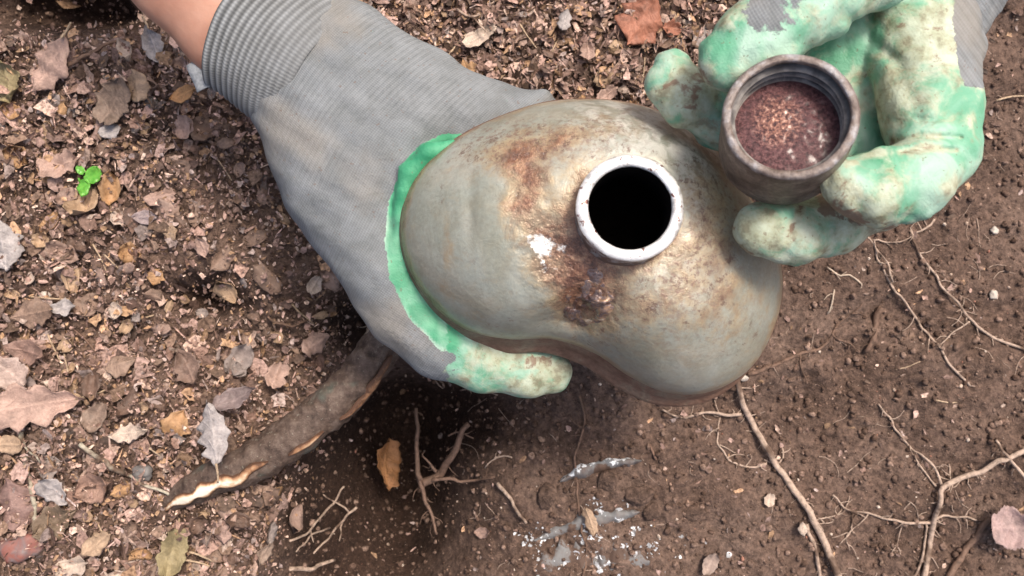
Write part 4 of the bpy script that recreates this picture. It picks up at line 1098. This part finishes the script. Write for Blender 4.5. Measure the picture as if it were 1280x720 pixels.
PK, TN, DK, GR, CR, OR, OL, RD, MV = (0.40, 0.27, 0.22), (0.40, 0.28, 0.19), (0.16, 0.10, 0.075), (0.36, 0.325, 0.315), (0.54, 0.43, 0.35), (0.50, 0.27, 0.12), (0.27, 0.22, 0.12), (0.33, 0.14, 0.09), (0.36, 0.255, 0.24)
LEAVES = [  # px, py, length, half width (px), rotation deg, outline, colour, lift, label, stalk length px
    (62, 80, 84, 24, 55, 'lobed', PK, .016, 'dusty pink brown curled leaf high on the left bank', 22),
    (193, 58, 52, 13, 110, 'narrow', GR, .016, 'narrow pale grey leaf standing beside the bare forearm', 22),
    (143, 128, 60, 22, 60, 'torn', (0.21, 0.15, 0.115), .012, 'dull brown three cornered leaf below the thin twig', 0),
    (170, 108, 40, 16, 100, 'torn', TN, .016, 'small orange tan leaf scrap beside the dull three cornered leaf', 0),
    (230, 118, 42, 11, 20, 'narrow', OR, .012, 'narrow orange leaf scrap pointing at the cuff', 0),
    (233, 158, 32, 14, 70, 'torn', PK, .012, 'pale pink ragged scrap below the cuff', 0),
    (136, 163, 30, 12, 10, 'torn', GR, .014, 'small lilac grey scrap in the upper left litter', 0),
    (10, 100, 56, 22, 100, 'lobed', OL, .010, 'olive tan leaf cut by the upper left edge', 0),
    (75, 207, 50, 18, 20, 'torn', PK, .010, 'pink brown ragged leaf just left of the green seedling', 0),
    (4, 308, 62, 24, 95, 'lobed', GR, .012, 'lilac grey leaf cut by the left edge at mid height', 0),
    (34, 508, 130, 30, 8, 'oak', PK, .016, 'large pink brown oak leaf lying across the left edge', 34),
    (14, 468, 60, 20, 140, 'lobed', (0.42, 0.32, 0.28), .022, 'crumpled pale leaf resting above the large oak leaf', 0),
    (266, 543, 84, 21, 98, 'oak', GR, .052, 'pale grey lobed leaf lying on the thick root', 26),
    (292, 500, 60, 15, 25, 'lobed', (0.22, 0.17, 0.165), .040, 'dark grey brown leaf above the pale grey lobed leaf', 0),
    (165, 541, 56, 11, 8, 'oak', CR, .012, 'cream folded scrap above the slanting lichen twig', 0),
    (14, 632, 70, 32, 100, 'lobed', (0.23, 0.145, 0.125), .008, 'big dark pinkish leaf left of the upright lichen twig', 0),
    (68, 613, 44, 17, 140, 'torn', GR, .010, 'pale grey torn leaf right of the upright lichen twig', 0),
    (121, 607, 56, 22, 20, 'lobed', (0.30, 0.19, 0.145), .010, 'mid brown leaf below the slanting lichen twig', 0),
    (10, 556, 36, 12, 0, 'round', TN, .014, 'small ochre leaf under the big oak leaf at the left edge', 0),
    (216, 690, 66, 17, 78, 'torn', OL, .014, 'ochre green crumpled leaf at the bottom left', 12),
    (72, 650, 62, 22, 30, 'lobed', (0.18, 0.13, 0.09), .006, 'dull olive brown leaf beside the red stone', 0),
    (120, 680, 40, 12, 40, 'torn', TN, .014, 'short tan leaf scrap at the bottom left', 0),
    (90, 708, 44, 14, 15, 'torn', CR, .008, 'pale cream scrap on the bottom edge', 0),
    (481, 580, 64, 20, 84, 'torn', (0.36, 0.18, 0.08), .075, 'bright orange brown leaf hanging in the dark hollow', 0),
    (802, 24, 74, 32, 60, 'lobed', RD, .014, 'reddish brown lobed leaf at the top above the flask', 20),
    (838, 36, 26, 11, 0, 'torn', RD, .012, 'small reddish scrap right of the reddish lobed leaf', 0),
    (1262, 660, 56, 25, 0, 'round', MV, .012, 'round mauve leaf at the lower right edge', 0),
    (738, 652, 36, 8, 110, 'torn', TN, .012, 'slim tan scrap caught on the hanging brown root', 0),
    (604, 666, 28, 7, 5, 'narrow', PK, .004, 'flat pale pink chip on the hole floor', 0),
    (961, 625, 17, 8, 80, 'torn', CR, .004, 'cream chip beside the long pale root', 0),
    (1004, 662, 20, 6, 100, 'narrow', CR, .006, 'pale seed like husk touching the long pale root', 0),
    (887, 705, 30, 9, 60, 'torn', (0.34, 0.26, 0.22), .004, 'greyish scrap at the bottom edge left of the long root', 0),
    (600, 46, 46, 11, 30, 'torn', CR, .014, 'cream ragged scrap in the litter above the flask', 0),
    (706, 25, 30, 9, 75, 'torn', GR, .014, 'pale grey scrap left of the reddish lobed leaf', 0),
    (757, 120, 34, 10, 40, 'torn', PK, .010, 'pinkish scrap just above the flask shoulder', 0),
    (735, 65, 24, 10, 95, 'torn', PK, .012, 'pinkish square scrap right of the flask top litter', 0),
    (200, 246, 40, 14, 10, 'torn', PK, .010, 'pink brown scrap right of the green seedling', 0),
    (183, 272, 34, 9, 0, 'narrow', (0.30, 0.24, 0.24), .010, 'mauve grey scrap below the seedling', 0),
    (393, 356, 24, 10, 60, 'torn', CR, .010, 'cream scrap above the dark gap by the glove', 0),
    (212, 292, 20, 10, 0, 'round', TN, .010, 'small tan round scrap on the mound', 0),
    (253, 308, 30, 9, 110, 'narrow', PK, .010, 'slim pinkish scrap standing on the mound', 0),
    (147, 388, 22, 10, 80, 'torn', CR, .010, 'tiny cream curled scrap in the left litter', 0),
    (40, 392, 60, 20, 10, 'lobed', (0.26, 0.175, 0.13), .010, 'tan brown leaf above the crumpled pale leaf', 0),
    (80, 385, 30, 11, 10, 'torn', GR, .014, 'blue grey scrap left of the tiny cream curl', 0),
    (36, 440, 60, 16, -12, 'narrow', (0.25, 0.16, 0.13), .012, 'slim brown leaf above the large oak leaf', 0),
    (395, 430, 40, 16, 30, 'torn', PK, .012, 'pale ragged leaf on the bank right of the mound', 0),
    (345, 470, 36, 14, 70, 'torn', PK, .016, 'pinkish scrap between mound and thick root', 0),
    (235, 460, 50, 18, 120, 'lobed', (0.21, 0.14, 0.11), .012, 'dull brown leaf in the middle of the left litter', 0),
    (150, 455, 44, 16, 20, 'lobed', (0.29, 0.2, 0.15), .012, 'mid brown leaf left of the dull one on the bank', 0),
    (120, 520, 40, 15, 60, 'torn', (0.24, 0.17, 0.13), .012, 'brown scrap right of the oak leaf stalk', 0),
    (330, 690, 30, 10, 60, 'torn', (0.30, 0.22, 0.17), .012, 'thin brown scrap on the lower bank slope', 0),
    (275, 665, 36, 12, 100, 'torn', PK, .010, 'pinkish scrap below the torn root end', 0),
]
mats_leaf = {}
for i, (px, py, L, hw, rot, shp, c, lift, lab, stalk) in enumerate(LEAVES):
    z = float(at(px, py)[2]) + lift; k = (H - z) / F
    V, f, vn = leaf_mesh(L * k, hw * k, shp, i + 3, curl=0.35 if i % 2 else 0.22, bend=0.05 + 0.05 * (i % 3), nu=26 if L > 45 else 16, nv=13 if L > 45 else 9)
    if c not in mats_leaf: mats_leaf[c] = m_leaf('dry leaf %d' % len(mats_leaf), c)
    nm = 'leaf' if L > 45 else 'leaf_scrap'
    o = link(nm, mesh(nm, V, f, dict(vein=vn)), mats_leaf[c])
    slope_place(o, px, py, rot, lift * 0.75 + 0.0015, (random.uniform(-.25, .25), random.uniform(-.25, .25)))
    tag(o, lab, 'leaf')
    if stalk:
        n = 9; t = np.linspace(0, 1, n); sgn = 1 if i != 12 else -1
        xs = sgn * (L * k * 0.44 + stalk * k * t); pts = np.stack([xs, 0.15 * stalk * k * t ** 2, 0.05 * L * k * (1 - t) + 0.0005 - 0.002 * t], -1)
        V, f = tube(pts, np.linspace(1.8, 1.2, n) * k, 6)
        link('leaf_stalk', mesh('leaf_stalk', V, f), M['straw' if c != RD else 'strawb'], o)

# seedling
sp0 = at(108, 240)
seed_o = empty('seedling', sp0); tag(seed_o, 'tiny bright green two leaved seedling in the left litter', 'seedling')
g1 = G('fresh green leaf'); nf = g1.noise(300, 3)
m_green = g1.done(g1.ramp(nf, [(0.3, (0.07, 0.27, 0.025)), (0.7, (0.16, 0.45, 0.06))]), 0.4, g1.bump(nf, 0.3, 0.0004), spec=0.5, sub=0.15)
m_green.use_fake_user = False
for (px, py, rot, L) in ((117, 219, 60, 27), (104, 234, -95, 25), (101, 213, 120, 14)):
    k = (H - 0.06) / F
    V, f, vn = leaf_mesh(L * k, L * k * 0.36, 'round', 5 + L, curl=0.25, nu=14, nv=9, bend=0.08)
    o = link('leaf', mesh('leaf', V, f, dict(vein=vn)), m_green, seed_o)
    q = P(px, py, sp0[2] + 0.014) - sp0
    o.location = tuple(map(float, q)); o.rotation_euler = (0.2, -0.15, math.radians(rot))
V, f = tube(np.array([(0, 0, -0.003), (0.0004, 0.003, 0.006), (0.0008, 0.0065, 0.0115), (0.001, 0.008, 0.013)]), [0.0009, 0.0008, 0.0008, 0.0006], 7)
link('stem', mesh('stem', V, f), m_green, seed_o)

# ------------------------------------------------------------------ stones, clods, buried sheet
def rock(L, Wd, Hh, seed, nu=20, nv=14):
    th = np.linspace(0, 2 * np.pi, nu, endpoint=False); ph = np.linspace(0.02, np.pi - 0.02, nv)
    T, Q = np.meshgrid(th, ph); x, y, z = np.sin(Q) * np.cos(T), np.sin(Q) * np.sin(T), np.cos(Q)
    r = 1 + 0.30 * vnoise(x * 1.5, y * 1.5, z * 1.5, seed) + 0.16 * vnoise(x * 4, y * 4, z * 4, seed + 1)
    V = np.stack([x * r * L, y * r * Wd, z * r * Hh], -1).reshape(-1, 3)
    f = [tuple(q[::-1]) for q in grid_faces(nv, nu)] + [tuple(range(nu)), tuple((nv - 1) * nu + j for j in range(nu))[::-1]]
    return V, f
m_red = m_stone('red and grey stone', (0.24, 0.095, 0.075), (0.17, 0.145, 0.145))
m_cl = M['soil']
m_gst = m_stone('grey stone', (0.13, 0.12, 0.115), (0.20, 0.185, 0.175))
m_wst = m_stone('white grit', (0.46, 0.40, 0.34), (0.60, 0.54, 0.48))
ROCKS = [(27, 686, 25, 16, 14, 20, m_red, 'smooth red and grey stone at the bottom left corner', 'stone', 'stone'),
         (178, 592, 11, 9, 8, 0, m_gst, 'small dark grey pebble above the bare twig tip', 'stone', 'stone'),
         (760, 602, 13, 12, 9, 30, m_cl, 'rounded soil clod against the upper buried edge', 'clod', 'clod'),
         (800, 618, 20, 13, 9, 10, m_cl, 'wide soil clod right of the rounded one', 'clod', 'clod'),
         (684, 620, 17, 12, 10, 70, m_cl, 'flat soil clod left of the hanging root', 'clod', 'clod'),
         (866, 640, 15, 9, 8, 0, m_cl, 'long soil clod right of the buried sheet', 'clod', 'clod'),
         (815, 640, 14, 10, 8, 50, m_cl, 'small soil clod above the right end of the buried sheet', 'clod', 'clod'),
         (190, 128, 9, 8, 7, 0, m_gst, 'glassy grey pebble beside the small orange tan leaf', 'stone', 'stone'),
         (1243, 288, 5, 5, 4, 0, m_wst, 'white grit grain right of the right glove', 'stone', 'stone'),
         (1242, 368, 5, 6, 4, 0, m_wst, 'pale grit grain above the zigzag root', 'stone', 'stone'),
         (929, 472, 6, 5, 5, 0, m_wst, 'white grain at the top of the long pale root', 'stone', 'stone'),
         (56, 369, 7, 5, 5, 0, m_wst, 'white pebble in the left litter', 'stone', 'stone')]
for i, (px, py, a, b, c, rot, mt, lab, cat, nm) in enumerate(ROCKS):
    k = (H - 0.02) / F; V, f = rock(a * k, b * k, c * k * 0.8, 200 + i * 3)
    o = link(nm, mesh(nm, V, f), mt); slope_place(o, px, py, rot, c * k * (0.25 if nm == 'clod' else 0.55)); tag(o, lab, cat)

# buried sheet with white paint, two edges breaking the surface
sheet_o = empty('buried_sheet', at(760, 650)); tag(sheet_o, 'half buried pale blue grey sheet with flaking white paint at the bottom of the hole', 'metal sheet')
def crescent(pts, w0, lift, name, paint, slant=0.3):
    q = resample(pts, 60, closed=False); n = 12
    T = np.gradient(q, axis=0); T /= np.linalg.norm(T, axis=1)[:, None]; Nn = np.stack([-T[:, 1], T[:, 0]], -1)
    w = w0 * np.sin(np.linspace(0.03, np.pi - 0.03, 60)) ** 0.6
    w = w * (1 + 0.35 * vnoise(np.arange(60) * 0.3, w0, 0, 3))
    V, Pn = [], []
    for j in range(n):
        s = 2 * j / (n - 1) - 1
        p = q + Nn * (s * w)[:, None]
        g_ = at(p[:, 0], p[:, 1]); g0 = at(q[:, 0], q[:, 1])
        z = g0[:, 2] + lift * (1 - s * s) - 0.0025 * abs(s) ** 3 + 0.0006 * vnoise(p[:, 0] / 8, p[:, 1] / 8, 0, 6)
        k = (H - z) / F
        V.append(np.stack([(p[:, 0] - 640) * k, (360 - p[:, 1]) * k, z], -1)); Pn.append(np.clip(paint(s) + 0.25 * vnoise(p[:, 0] / 16, p[:, 1] / 10, 2, 8), 0, 1))
    V = np.concatenate(V); n_ = len(V); V2 = V.copy(); V2[:, 2] -= 0.0015
    f = grid_faces(n, 60, False)
    Fa = np.concatenate([f, f[:, ::-1] + n_])
    under(link(name, mesh(name, np.concatenate([V, V2]), Fa, dict(paint=np.concatenate(Pn + Pn))), M['plate']), sheet_o)
crescent([(700, 602), (730, 588), (765, 580), (802, 576)], 9, .0045, 'raised_edge', lambda s: 0.34 - 0.42 * s)
crescent([(668, 676), (700, 664), (745, 650), (800, 640)], 11, .0028, 'raised_edge', lambda s: 0.28)
crescent([(668, 712), (710, 700), (760, 694), (812, 704)], 26, .0010, 'flat_face', lambda s: 0.12)
# white paint flakes scattered over the sheet (each a thin chip)
def chips_mesh(name, C, size, yaw, tilt, cols, mat, nvt=7, aspect=(0.45, 1.0), curl=0.35, thick=None, nrg=None):
    """N irregular curled chips joined in one mesh: fan of a centre and nvt rim points in two rings"""
    N = len(C); r_ = nrg or rng
    a = (np.arange(nvt)[None] + r_.uniform(-.33, .33, (N, nvt))) * 2 * np.pi / nvt
    rad = r_.uniform(.48, 1.2, (N, nvt)); asp = r_.uniform(*aspect, N)[:, None]
    x, y = rad * np.cos(a), rad * np.sin(a) * asp
    cv = r_.uniform(-curl, curl, N)[:, None]; tw = r_.uniform(-curl, curl, N)[:, None]
    def zf(x, y): return cv * (y / asp) ** 2 * 0.8 + tw * x * np.abs(x) * 0.6 + 0.3 * cv * x * y
    ring = np.stack([x, y, zf(x, y) + r_.uniform(-.06, .06, x.shape)], -1)
    inner = np.stack([x * .5, y * .5, zf(x * .5, y * .5)], -1)
    cen_ = np.zeros((N, 1, 3))
    P_ = np.concatenate([cen_, inner, ring], 1) * size[:, None, None]
    c, s = np.cos(yaw)[:, None], np.sin(yaw)[:, None]
    ct_, st_ = np.cos(tilt[:, 0])[:, None], np.sin(tilt[:, 0])[:, None]; cu, su = np.cos(tilt[:, 1])[:, None], np.sin(tilt[:, 1])[:, None]
    X, Y_, Z_ = P_[..., 0], P_[..., 1], P_[..., 2]
    Y_, Z_ = Y_ * ct_ - Z_ * st_, Y_ * st_ + Z_ * ct_
    X, Z_ = X * cu + Z_ * su, -X * su + Z_ * cu
    X, Y_ = X * c - Y_ * s, X * s + Y_ * c
    V = np.stack([X, Y_, Z_], -1) + C[:, None, :]
    m = 1 + 2 * nvt; j = np.arange(nvt); jn = (j + 1) % nvt
    t1 = np.stack([np.zeros(nvt, int), 1 + j, 1 + jn], -1)
    t2 = np.stack([1 + j, 1 + nvt + j, 1 + nvt + jn], -1); t3 = np.stack([1 + j, 1 + nvt + jn, 1 + jn], -1)
    T = np.concatenate([t1, t2, t3])
    Fa = (T[None] + (np.arange(N) * m)[:, None, None]).reshape(-1, 3)
    cc = np.repeat(np.concatenate([cols, np.ones((N, 1))], 1), m, axis=0)
    return mesh(name, V.reshape(-1, 3), Fa, None, dict(col=cc))

n = 900
q = np.concatenate([rng.normal((712, 692), (26, 15), (n // 4, 2)), rng.normal((775, 690), (20, 20), (n // 3, 2)), rng.normal((757, 636), (16, 12), (n // 9, 2)), rng.normal((690, 672), (22, 6), (n // 9, 2)), rng.normal((835, 690), (40, 16), (n // 8, 2))])
q = q[(fbm(q[:, 0] / 11, q[:, 1] / 11, 0, 2, 4) > 0.12)]
n = len(q); Cc = at(q[:, 0], q[:, 1], 0.0007)
o = link('paint_flakes', chips_mesh('paint_flakes', Cc, 0.0005 + 0.0026 * rng.uniform(0, 1, n) ** 3, rng.uniform(0, 6.3, n), rng.normal(0, .35, (n, 2)), np.tile([[0.70, 0.72, 0.75]], (n, 1)) * rng.uniform(.55, 1.1, (n, 1)), M['chips']), M['chips'])
under(o, sheet_o); o['kind'] = 'stuff'

# ------------------------------------------------------------------ leaf litter
PAL = 0.93 * np.array([(0.34, 0.22, 0.18), (0.20, 0.125, 0.098), (0.45, 0.305, 0.26), (0.52, 0.37, 0.30), (0.38, 0.24, 0.145), (0.36, 0.28, 0.255), (0.22, 0.145, 0.105), (0.11, 0.07, 0.052), (0.60, 0.46, 0.38), (0.50, 0.31, 0.19)])
PW = np.array([.19, .16, .15, .10, .08, .07, .12, .07, .03, .03])
def litter(n, area, size, keep, lift, seed, bright=1.0, aspect=(.35, 1.0), nvt=9, name='leaf_litter', tl=.50):
    r = np.random.default_rng(seed)
    px = r.uniform(area[0], area[2], n); py = r.uniform(area[1], area[3], n)
    p = keep(px, py); m = r.uniform(0, 1, n) < p; px, py = px[m], py[m]; n = len(px)
    Cc = at(px, py); lf = r.uniform(lift[0], lift[1], n); Cc[:, 2] += lf
    sz = size[0] + (size[1] - size[0]) * r.uniform(0, 1, n) ** 2.2
    cols = PAL[r.choice(len(PAL), n, p=PW / PW.sum())] * r.uniform(.45, 1.35, (n, 1)) * bright
    o = link(name, chips_mesh(name, Cc, sz, r.uniform(0, 6.3, n), r.normal(0, tl, (n, 2)), cols, M['chips'], nvt, aspect, nrg=r), M['chips'], smooth=False)
    return o
def bankd(px, py): return edge_sd(px, py)
def mound(px, py): return np.clip(1.25 * np.exp(-((px - 300) / 140) ** 2 - ((py - 335) / 95) ** 2), 0, 1)
def k_left(px, py):
    d = bankd(px, py)
    return sst(-8, 30, d) * (1 - 0.93 * mound(px, py)) * (1 - 0.5 * sst(300, 380, px) * (py > 380)) * np.where(px > 420, 0.0, 1.0) * (1 - .95 * sst(62, 30, py) * (px < 195))
def k_top(px, py): return sst(20, 60, bankd(px, py)) * (px > 400)
o = litter(5600, (-120, -80, 520, 820), (.0016, .0088), k_left, (.0005, .009), 1)
tag(o, 'broken brown leaf litter covering the left bank', 'leaf litter', kind='stuff')
o = litter(38000, (-120, -80, 520, 820), (.0007, .0030), lambda a, b: sst(-20, 20, bankd(a, b)) * (a < 440) * (1 - .45 * mound(a, b)) * (1 - .8 * sst(55, 25, b) * (a < 190)), (.0003, .009), 2, bright=1.1, aspect=(.25, 1.0), nvt=6, name='crumbled_litter')
tag(o, 'fine crumbled leaf bits between the larger leaves of the left bank', 'leaf litter', kind='stuff')
o = litter(9500, (400, -80, 940, 170), (.0014, .0055), k_top, (.0005, .008), 3, aspect=(.2, .8), name='chopped_litter', bright=1.0)
tag(o, 'chopped tan leaf litter behind the flask', 'leaf litter', kind='stuff')
o = litter(16000, (-640, -520, 1000, 1100), (.0022, .0095), lambda a, b: sst(10, 60, bankd(a, b)) * ~((a > -60) & (b > -50) & (b < 780)), (.0005, .008), 9, name='outlying_litter')
tag(o, 'brown leaf litter spreading away beyond the bank', 'leaf litter', kind='stuff')
# thin elongated shreds
o = litter(7500, (-100, -80, 900, 800), (.0022, .0075), lambda a, b: np.maximum(k_left(a, b) * .6 + .2 * mound(a, b), k_top(a, b)), (.002, .010), 4, aspect=(.06, .2), nvt=6, name='shredded_litter', bright=1.25)
tag(o, 'thin pale plant shreds mixed through the litter', 'leaf litter', kind='stuff')
# crumbs and specks on bare soil
def k_soil(px, py): return sst(10, -20, bankd(px, py)) * .9 + .9 * mound(px, py) + .6 * sst(60, 30, py) * (px < 200)
def crumbs(n, keep, size, cols, seed, name, label, cat='soil'):
    r = np.random.default_rng(seed)
    px = r.uniform(-60, 1400, n); py = r.uniform(-80, 800, n); m = r.uniform(0, 1, n) < keep(px, py); px, py = px[m], py[m]; n = len(px)
    sz = size[0] + (size[1] - size[0]) * r.uniform(0, 1, n) ** 7
    Cc = at(px, py); Cc[:, 2] += sz * .25
    ico = np.array([(0, 0, 1), (.894, 0, .447), (.276, .851, .447), (-.724, .526, .447), (-.724, -.526, .447), (.276, -.851, .447), (.724, .526, -.447), (-.276, .851, -.447), (-.894, 0, -.447), (-.276, -.851, -.447), (.724, -.526, -.447), (0, 0, -1)])
    T = np.array([(0, 1, 2), (0, 2, 3), (0, 3, 4), (0, 4, 5), (0, 5, 1), (1, 6, 2), (2, 7, 3), (3, 8, 4), (4, 9, 5), (5, 10, 1), (2, 6, 7), (3, 7, 8), (4, 8, 9), (5, 9, 10), (1, 10, 6), (11, 7, 6), (11, 8, 7), (11, 9, 8), (11, 10, 9), (11, 6, 10)])
    V = ico[None] * r.uniform(.65, 1.25, (n, 12, 1)) * (r.uniform(.6, 1.1, (n, 1, 3)) * sz[:, None, None]) + Cc[:, None]
    Fa = (T[None] + (np.arange(n) * 12)[:, None, None]).reshape(-1, 3)
    cl = np.array(cols)[r.integers(0, len(cols), n)] * r.uniform(.75, 1.2, (n, 1))
    cc = np.repeat(np.concatenate([cl, np.ones((n, 1))], 1), 12, axis=0)
    tag(link(name, mesh(name, V.reshape(-1, 3), Fa, None, dict(col=cc)), M['clods']), label, cat, kind='stuff')
crumbs(40000, k_soil, (.0004, .0034), [(.13, .084, .064), (.10, .064, .048), (.19, .128, .10), (.15, .10, .078), (.24, .165, .13)], 5, 'soil_crumbs', 'loose crumbs of brown soil over the dug ground')
crumbs(3200, lambda a, b: .8 * k_soil(a, b), (.0004, .0020), [(.45, .34, .27), (.30, .20, .15), (.60, .50, .42), (.36, .18, .13)], 6, 'grit', 'pale grit specks on the bare soil', 'grit')
o = litter(1500, (430, -40, 1400, 800), (.0010, .0042), lambda a, b: sst(20, -30, bankd(a, b)) * .8, (.0003, .0015), 8, aspect=(.15, .8), name='soil_flecks', tl=.15)
tag(o, 'sparse small leaf flecks on the bare soil', 'leaf litter', kind='stuff')

# countable larger fragments: each its own object, named by its colour and the nearest named leaf or stone
FC = [('dark brown', (0.14, 0.088, 0.066)), ('mid brown', (0.24, 0.16, 0.12)), ('pinkish brown', (0.34, 0.235, 0.19)), ('tan', (0.42, 0.29, 0.19)),
      ('greyish', (0.29, 0.24, 0.22)), ('orange brown', (0.42, 0.25, 0.13)), ('pale cream', (0.52, 0.41, 0.34))]
FM = [m_leaf(n_ + ' leaf fragment', c) for n_, c in FC]
protos = {}
for i in range(8):
    V, f, vn = leaf_mesh(0.017, 0.0052 + 0.0006 * (i % 5), ('torn', 'lobed', 'torn', 'round', 'oak')[i % 5], 40 + i * 7, curl=0.45, nu=8, nv=5, bend=0.16 * ((i % 4) - 1), fold=0.3 * (i % 2))
    for j in range(len(FC)):
        me = mesh('leaf_fragment', V, f, dict(vein=vn)); me.materials.append(FM[j]); protos[i, j] = me
DIR = ['right of', 'above and right of', 'straight above', 'above and left of', 'left of', 'below and left of', 'straight below', 'below and right of']
MARK = [(a, b, lab) for a, b, L, w_, r_, s_, c_, l_, lab, st in LEAVES if len(lab.split()) <= 11] + [(a, b, lab) for a, b, *_r, lab, c_, n_ in ROCKS if b > 100] + [(110, 225, 'green seedling')]
FR = random.Random(5); cnt = 0; used = set(); src = None
taken = [(a, b, L * .42) for a, b, L, *_ in LEAVES] + [(a, b, max(c, d)) for a, b, c, d, *_ in ROCKS] + [(108, 225, 14)]
for (x0, y0), (x1, y1) in (((26, 538), (46, 656)), ((100, 555), (156, 592)), ((154, 591), (214, 621)), ((82, 84), (165, 48))):
    taken += [(x0 + (x1 - x0) * t_, y0 + (y1 - y0) * t_, 8) for t_ in np.linspace(0, 1, 9)]
taken += [(a, b, 30) for a, b in ((206, 634), (222, 622), (255, 606), (300, 585), (350, 556), (405, 515), (452, 468), (486, 422), (330, 570), (380, 536), (430, 492))]
tries = 0
while cnt < 230 and tries < 20000:
    tries += 1
    px, py = FR.uniform(-15, 880), FR.uniform(-10, 730)
    top = px > 430
    kk_ = float(k_top(np.array(px), np.array(py))) if top else float(k_left(np.array(px), np.array(py)))
    if FR.random() > kk_: continue
    if any(math.hypot(px - a, py - b) < c + 6 for a, b, c in taken): continue
    ci_ = FR.choices(range(7), (5, 6, 6, 4, 3, 2, 2))[0]
    a, b, lab = min(MARK, key=lambda q: math.hypot(px - q[0], py - q[1]))
    d8 = int(round(math.atan2(b - py, px - a) / (math.pi / 4))) % 8
    near = 'close ' if math.hypot(px - a, py - b) < 45 else ''
    label = FC[ci_][0] + ' fragment ' + near + DIR[d8] + ' the ' + lab
    if label in used or len(label.split()) > 16: continue
    used.add(label); taken.append((px, py, 8))
    me = protos[cnt % 8, ci_]
    if src is None: o = src = link('leaf_fragment', me)
    else: o = src.copy(); o.data = me; COL.objects.link(o)
    me.polygons.foreach_set('use_smooth', np.ones(len(me.polygons), dtype=bool))
    s = (.5 + 1.05 * FR.random() ** 1.6) * (.75 if top else 1)
    o.scale = (s, s * FR.uniform(.7, 1.2), s)
    slope_place(o, px, py, FR.uniform(0, 360), FR.uniform(.001, .007), (FR.uniform(-.5, .5), FR.uniform(-.5, .5)))
    tag(o, label, 'leaf', 'torn leaf fragments in the litter')
    cnt += 1

# straws and stalks
ST = [((116, 305), (134, 345), 1.6, 'pale straw leaning on the left slope of the mound'), ((130, 318), (156, 342), 1.3, 'second short pale straw on the left slope of the mound'),
      ((266, 190), (290, 226), 1.6, 'pale straw below the cuff'), ((35, 370), (88, 374), 1.6, 'level pale straw beside the white pebble'), ((60, 418), (78, 458), 1.8, 'pale straw above the oak leaf'),
      ((92, 412), (120, 442), 1.6, 'thin straw left of the dull brown leaves'), ((75, 425), (85, 465), 1.8, 'thick pale straw stub near the oak leaf'), ((160, 402), (192, 394), 2.0, 'tan stalk on the mound foot'),
      ((352, 222), (372, 262), 2.0, 'pale straw touching the glove edge'), ((365, 380), (392, 405), 1.8, 'cream straw near the glove edge'), ((230, 700), (262, 708), 2.2, 'short tan stalk at the bottom'),
      ((236, 690), (266, 702), 2.2, 'grey stalk beside the ochre green leaf'), ((180, 70), (195, 92), 2.4, 'brown stalk under the thin twig'), ((650, 30), (672, 62), 1.6, 'tan straw in the litter above the flask'),
      ((560, 70), (585, 40), 1.8, 'slanting tan straw near the index knuckle'), ((690, 65), (705, 38), 1.6, 'straight straw left of the reddish leaf'), ((800, 120), (806, 72), 1.4, 'upright thin straw above the flask shoulder'),
      ((684, 110), (698, 84), 1.6, 'short straw above the glove point'), ((1245, 126), (1282, 120), 2.0, 'pale straw at the upper right edge'), ((1170, 500), (1196, 503), 1.6, 'short straw on the right soil'),
      ((820, 575), (812, 555), 2.6, 'brown stalk at the right end of the raised edge'), ((186, 560), (206, 575), 1.6, 'thin pale straw left of the thick root'), ((285, 660), (280, 700), 1.8, 'upright tan stalk below the thick root'),
      ((120, 650), (136, 690), 1.6, 'curved ochre stalk at the bottom left'), ((1120, 462), (1150, 452), 1.2, 'fine rootlet on the right soil')]
for i, (a, b, r, lab) in enumerate(ST):
    m_ = ((a[0] + b[0]) / 2 + random.uniform(-2, 2), (a[1] + b[1]) / 2 + random.uniform(-2, 2))
    pts, rad = root_line([a, m_, b], i, r, r * .7, lift=.008 if a[0] < 880 else .002, wig=.8)
    V, f = tube(pts, rad, 6, seed=i)
    o = link('straw', mesh('straw', V, f), M['strawb' if 'brown' in lab else 'straw']); recentre(o, pts[0]); tag(o, lab, 'straw')

# fine hair roots over the bare soil: nobody could count them
HV, HF, off = [], [], 0
HR = random.Random(21)
for i in range(150):
    px, py = (HR.uniform(560, 1290), HR.uniform(300, 730)) if i % 3 else (HR.uniform(1060, 1290), HR.uniform(0, 400))
    if float(edge_sd(np.array(px), np.array(py))) > -20: continue
    a = HR.uniform(0, 6.28); L = 8 + 34 * HR.random() ** 2; b = a + HR.uniform(-.9, .9)
    q_ = [(px, py), (px + L * .5 * math.cos(a), py + L * .5 * math.sin(a)), (px + L * .5 * (math.cos(a) + math.cos(b)), py + L * .5 * (math.sin(a) + math.sin(b)))]
    pts, rad = root_line(q_, i * 1.3, HR.uniform(.5, 1.0), .4, lift=.0012, wig=2.2)
    V, f = tube(pts, rad, 5, seed=i, cap_=False)
    HV.append(V); HF += [tuple(k_ + off for k_ in q) for q in f]; off += len(V)
tag(link('hair_roots', mesh('hair_roots', np.concatenate(HV), HF), M['root']), 'fine pale hair roots scattered over the bare soil', 'roots', kind='stuff')
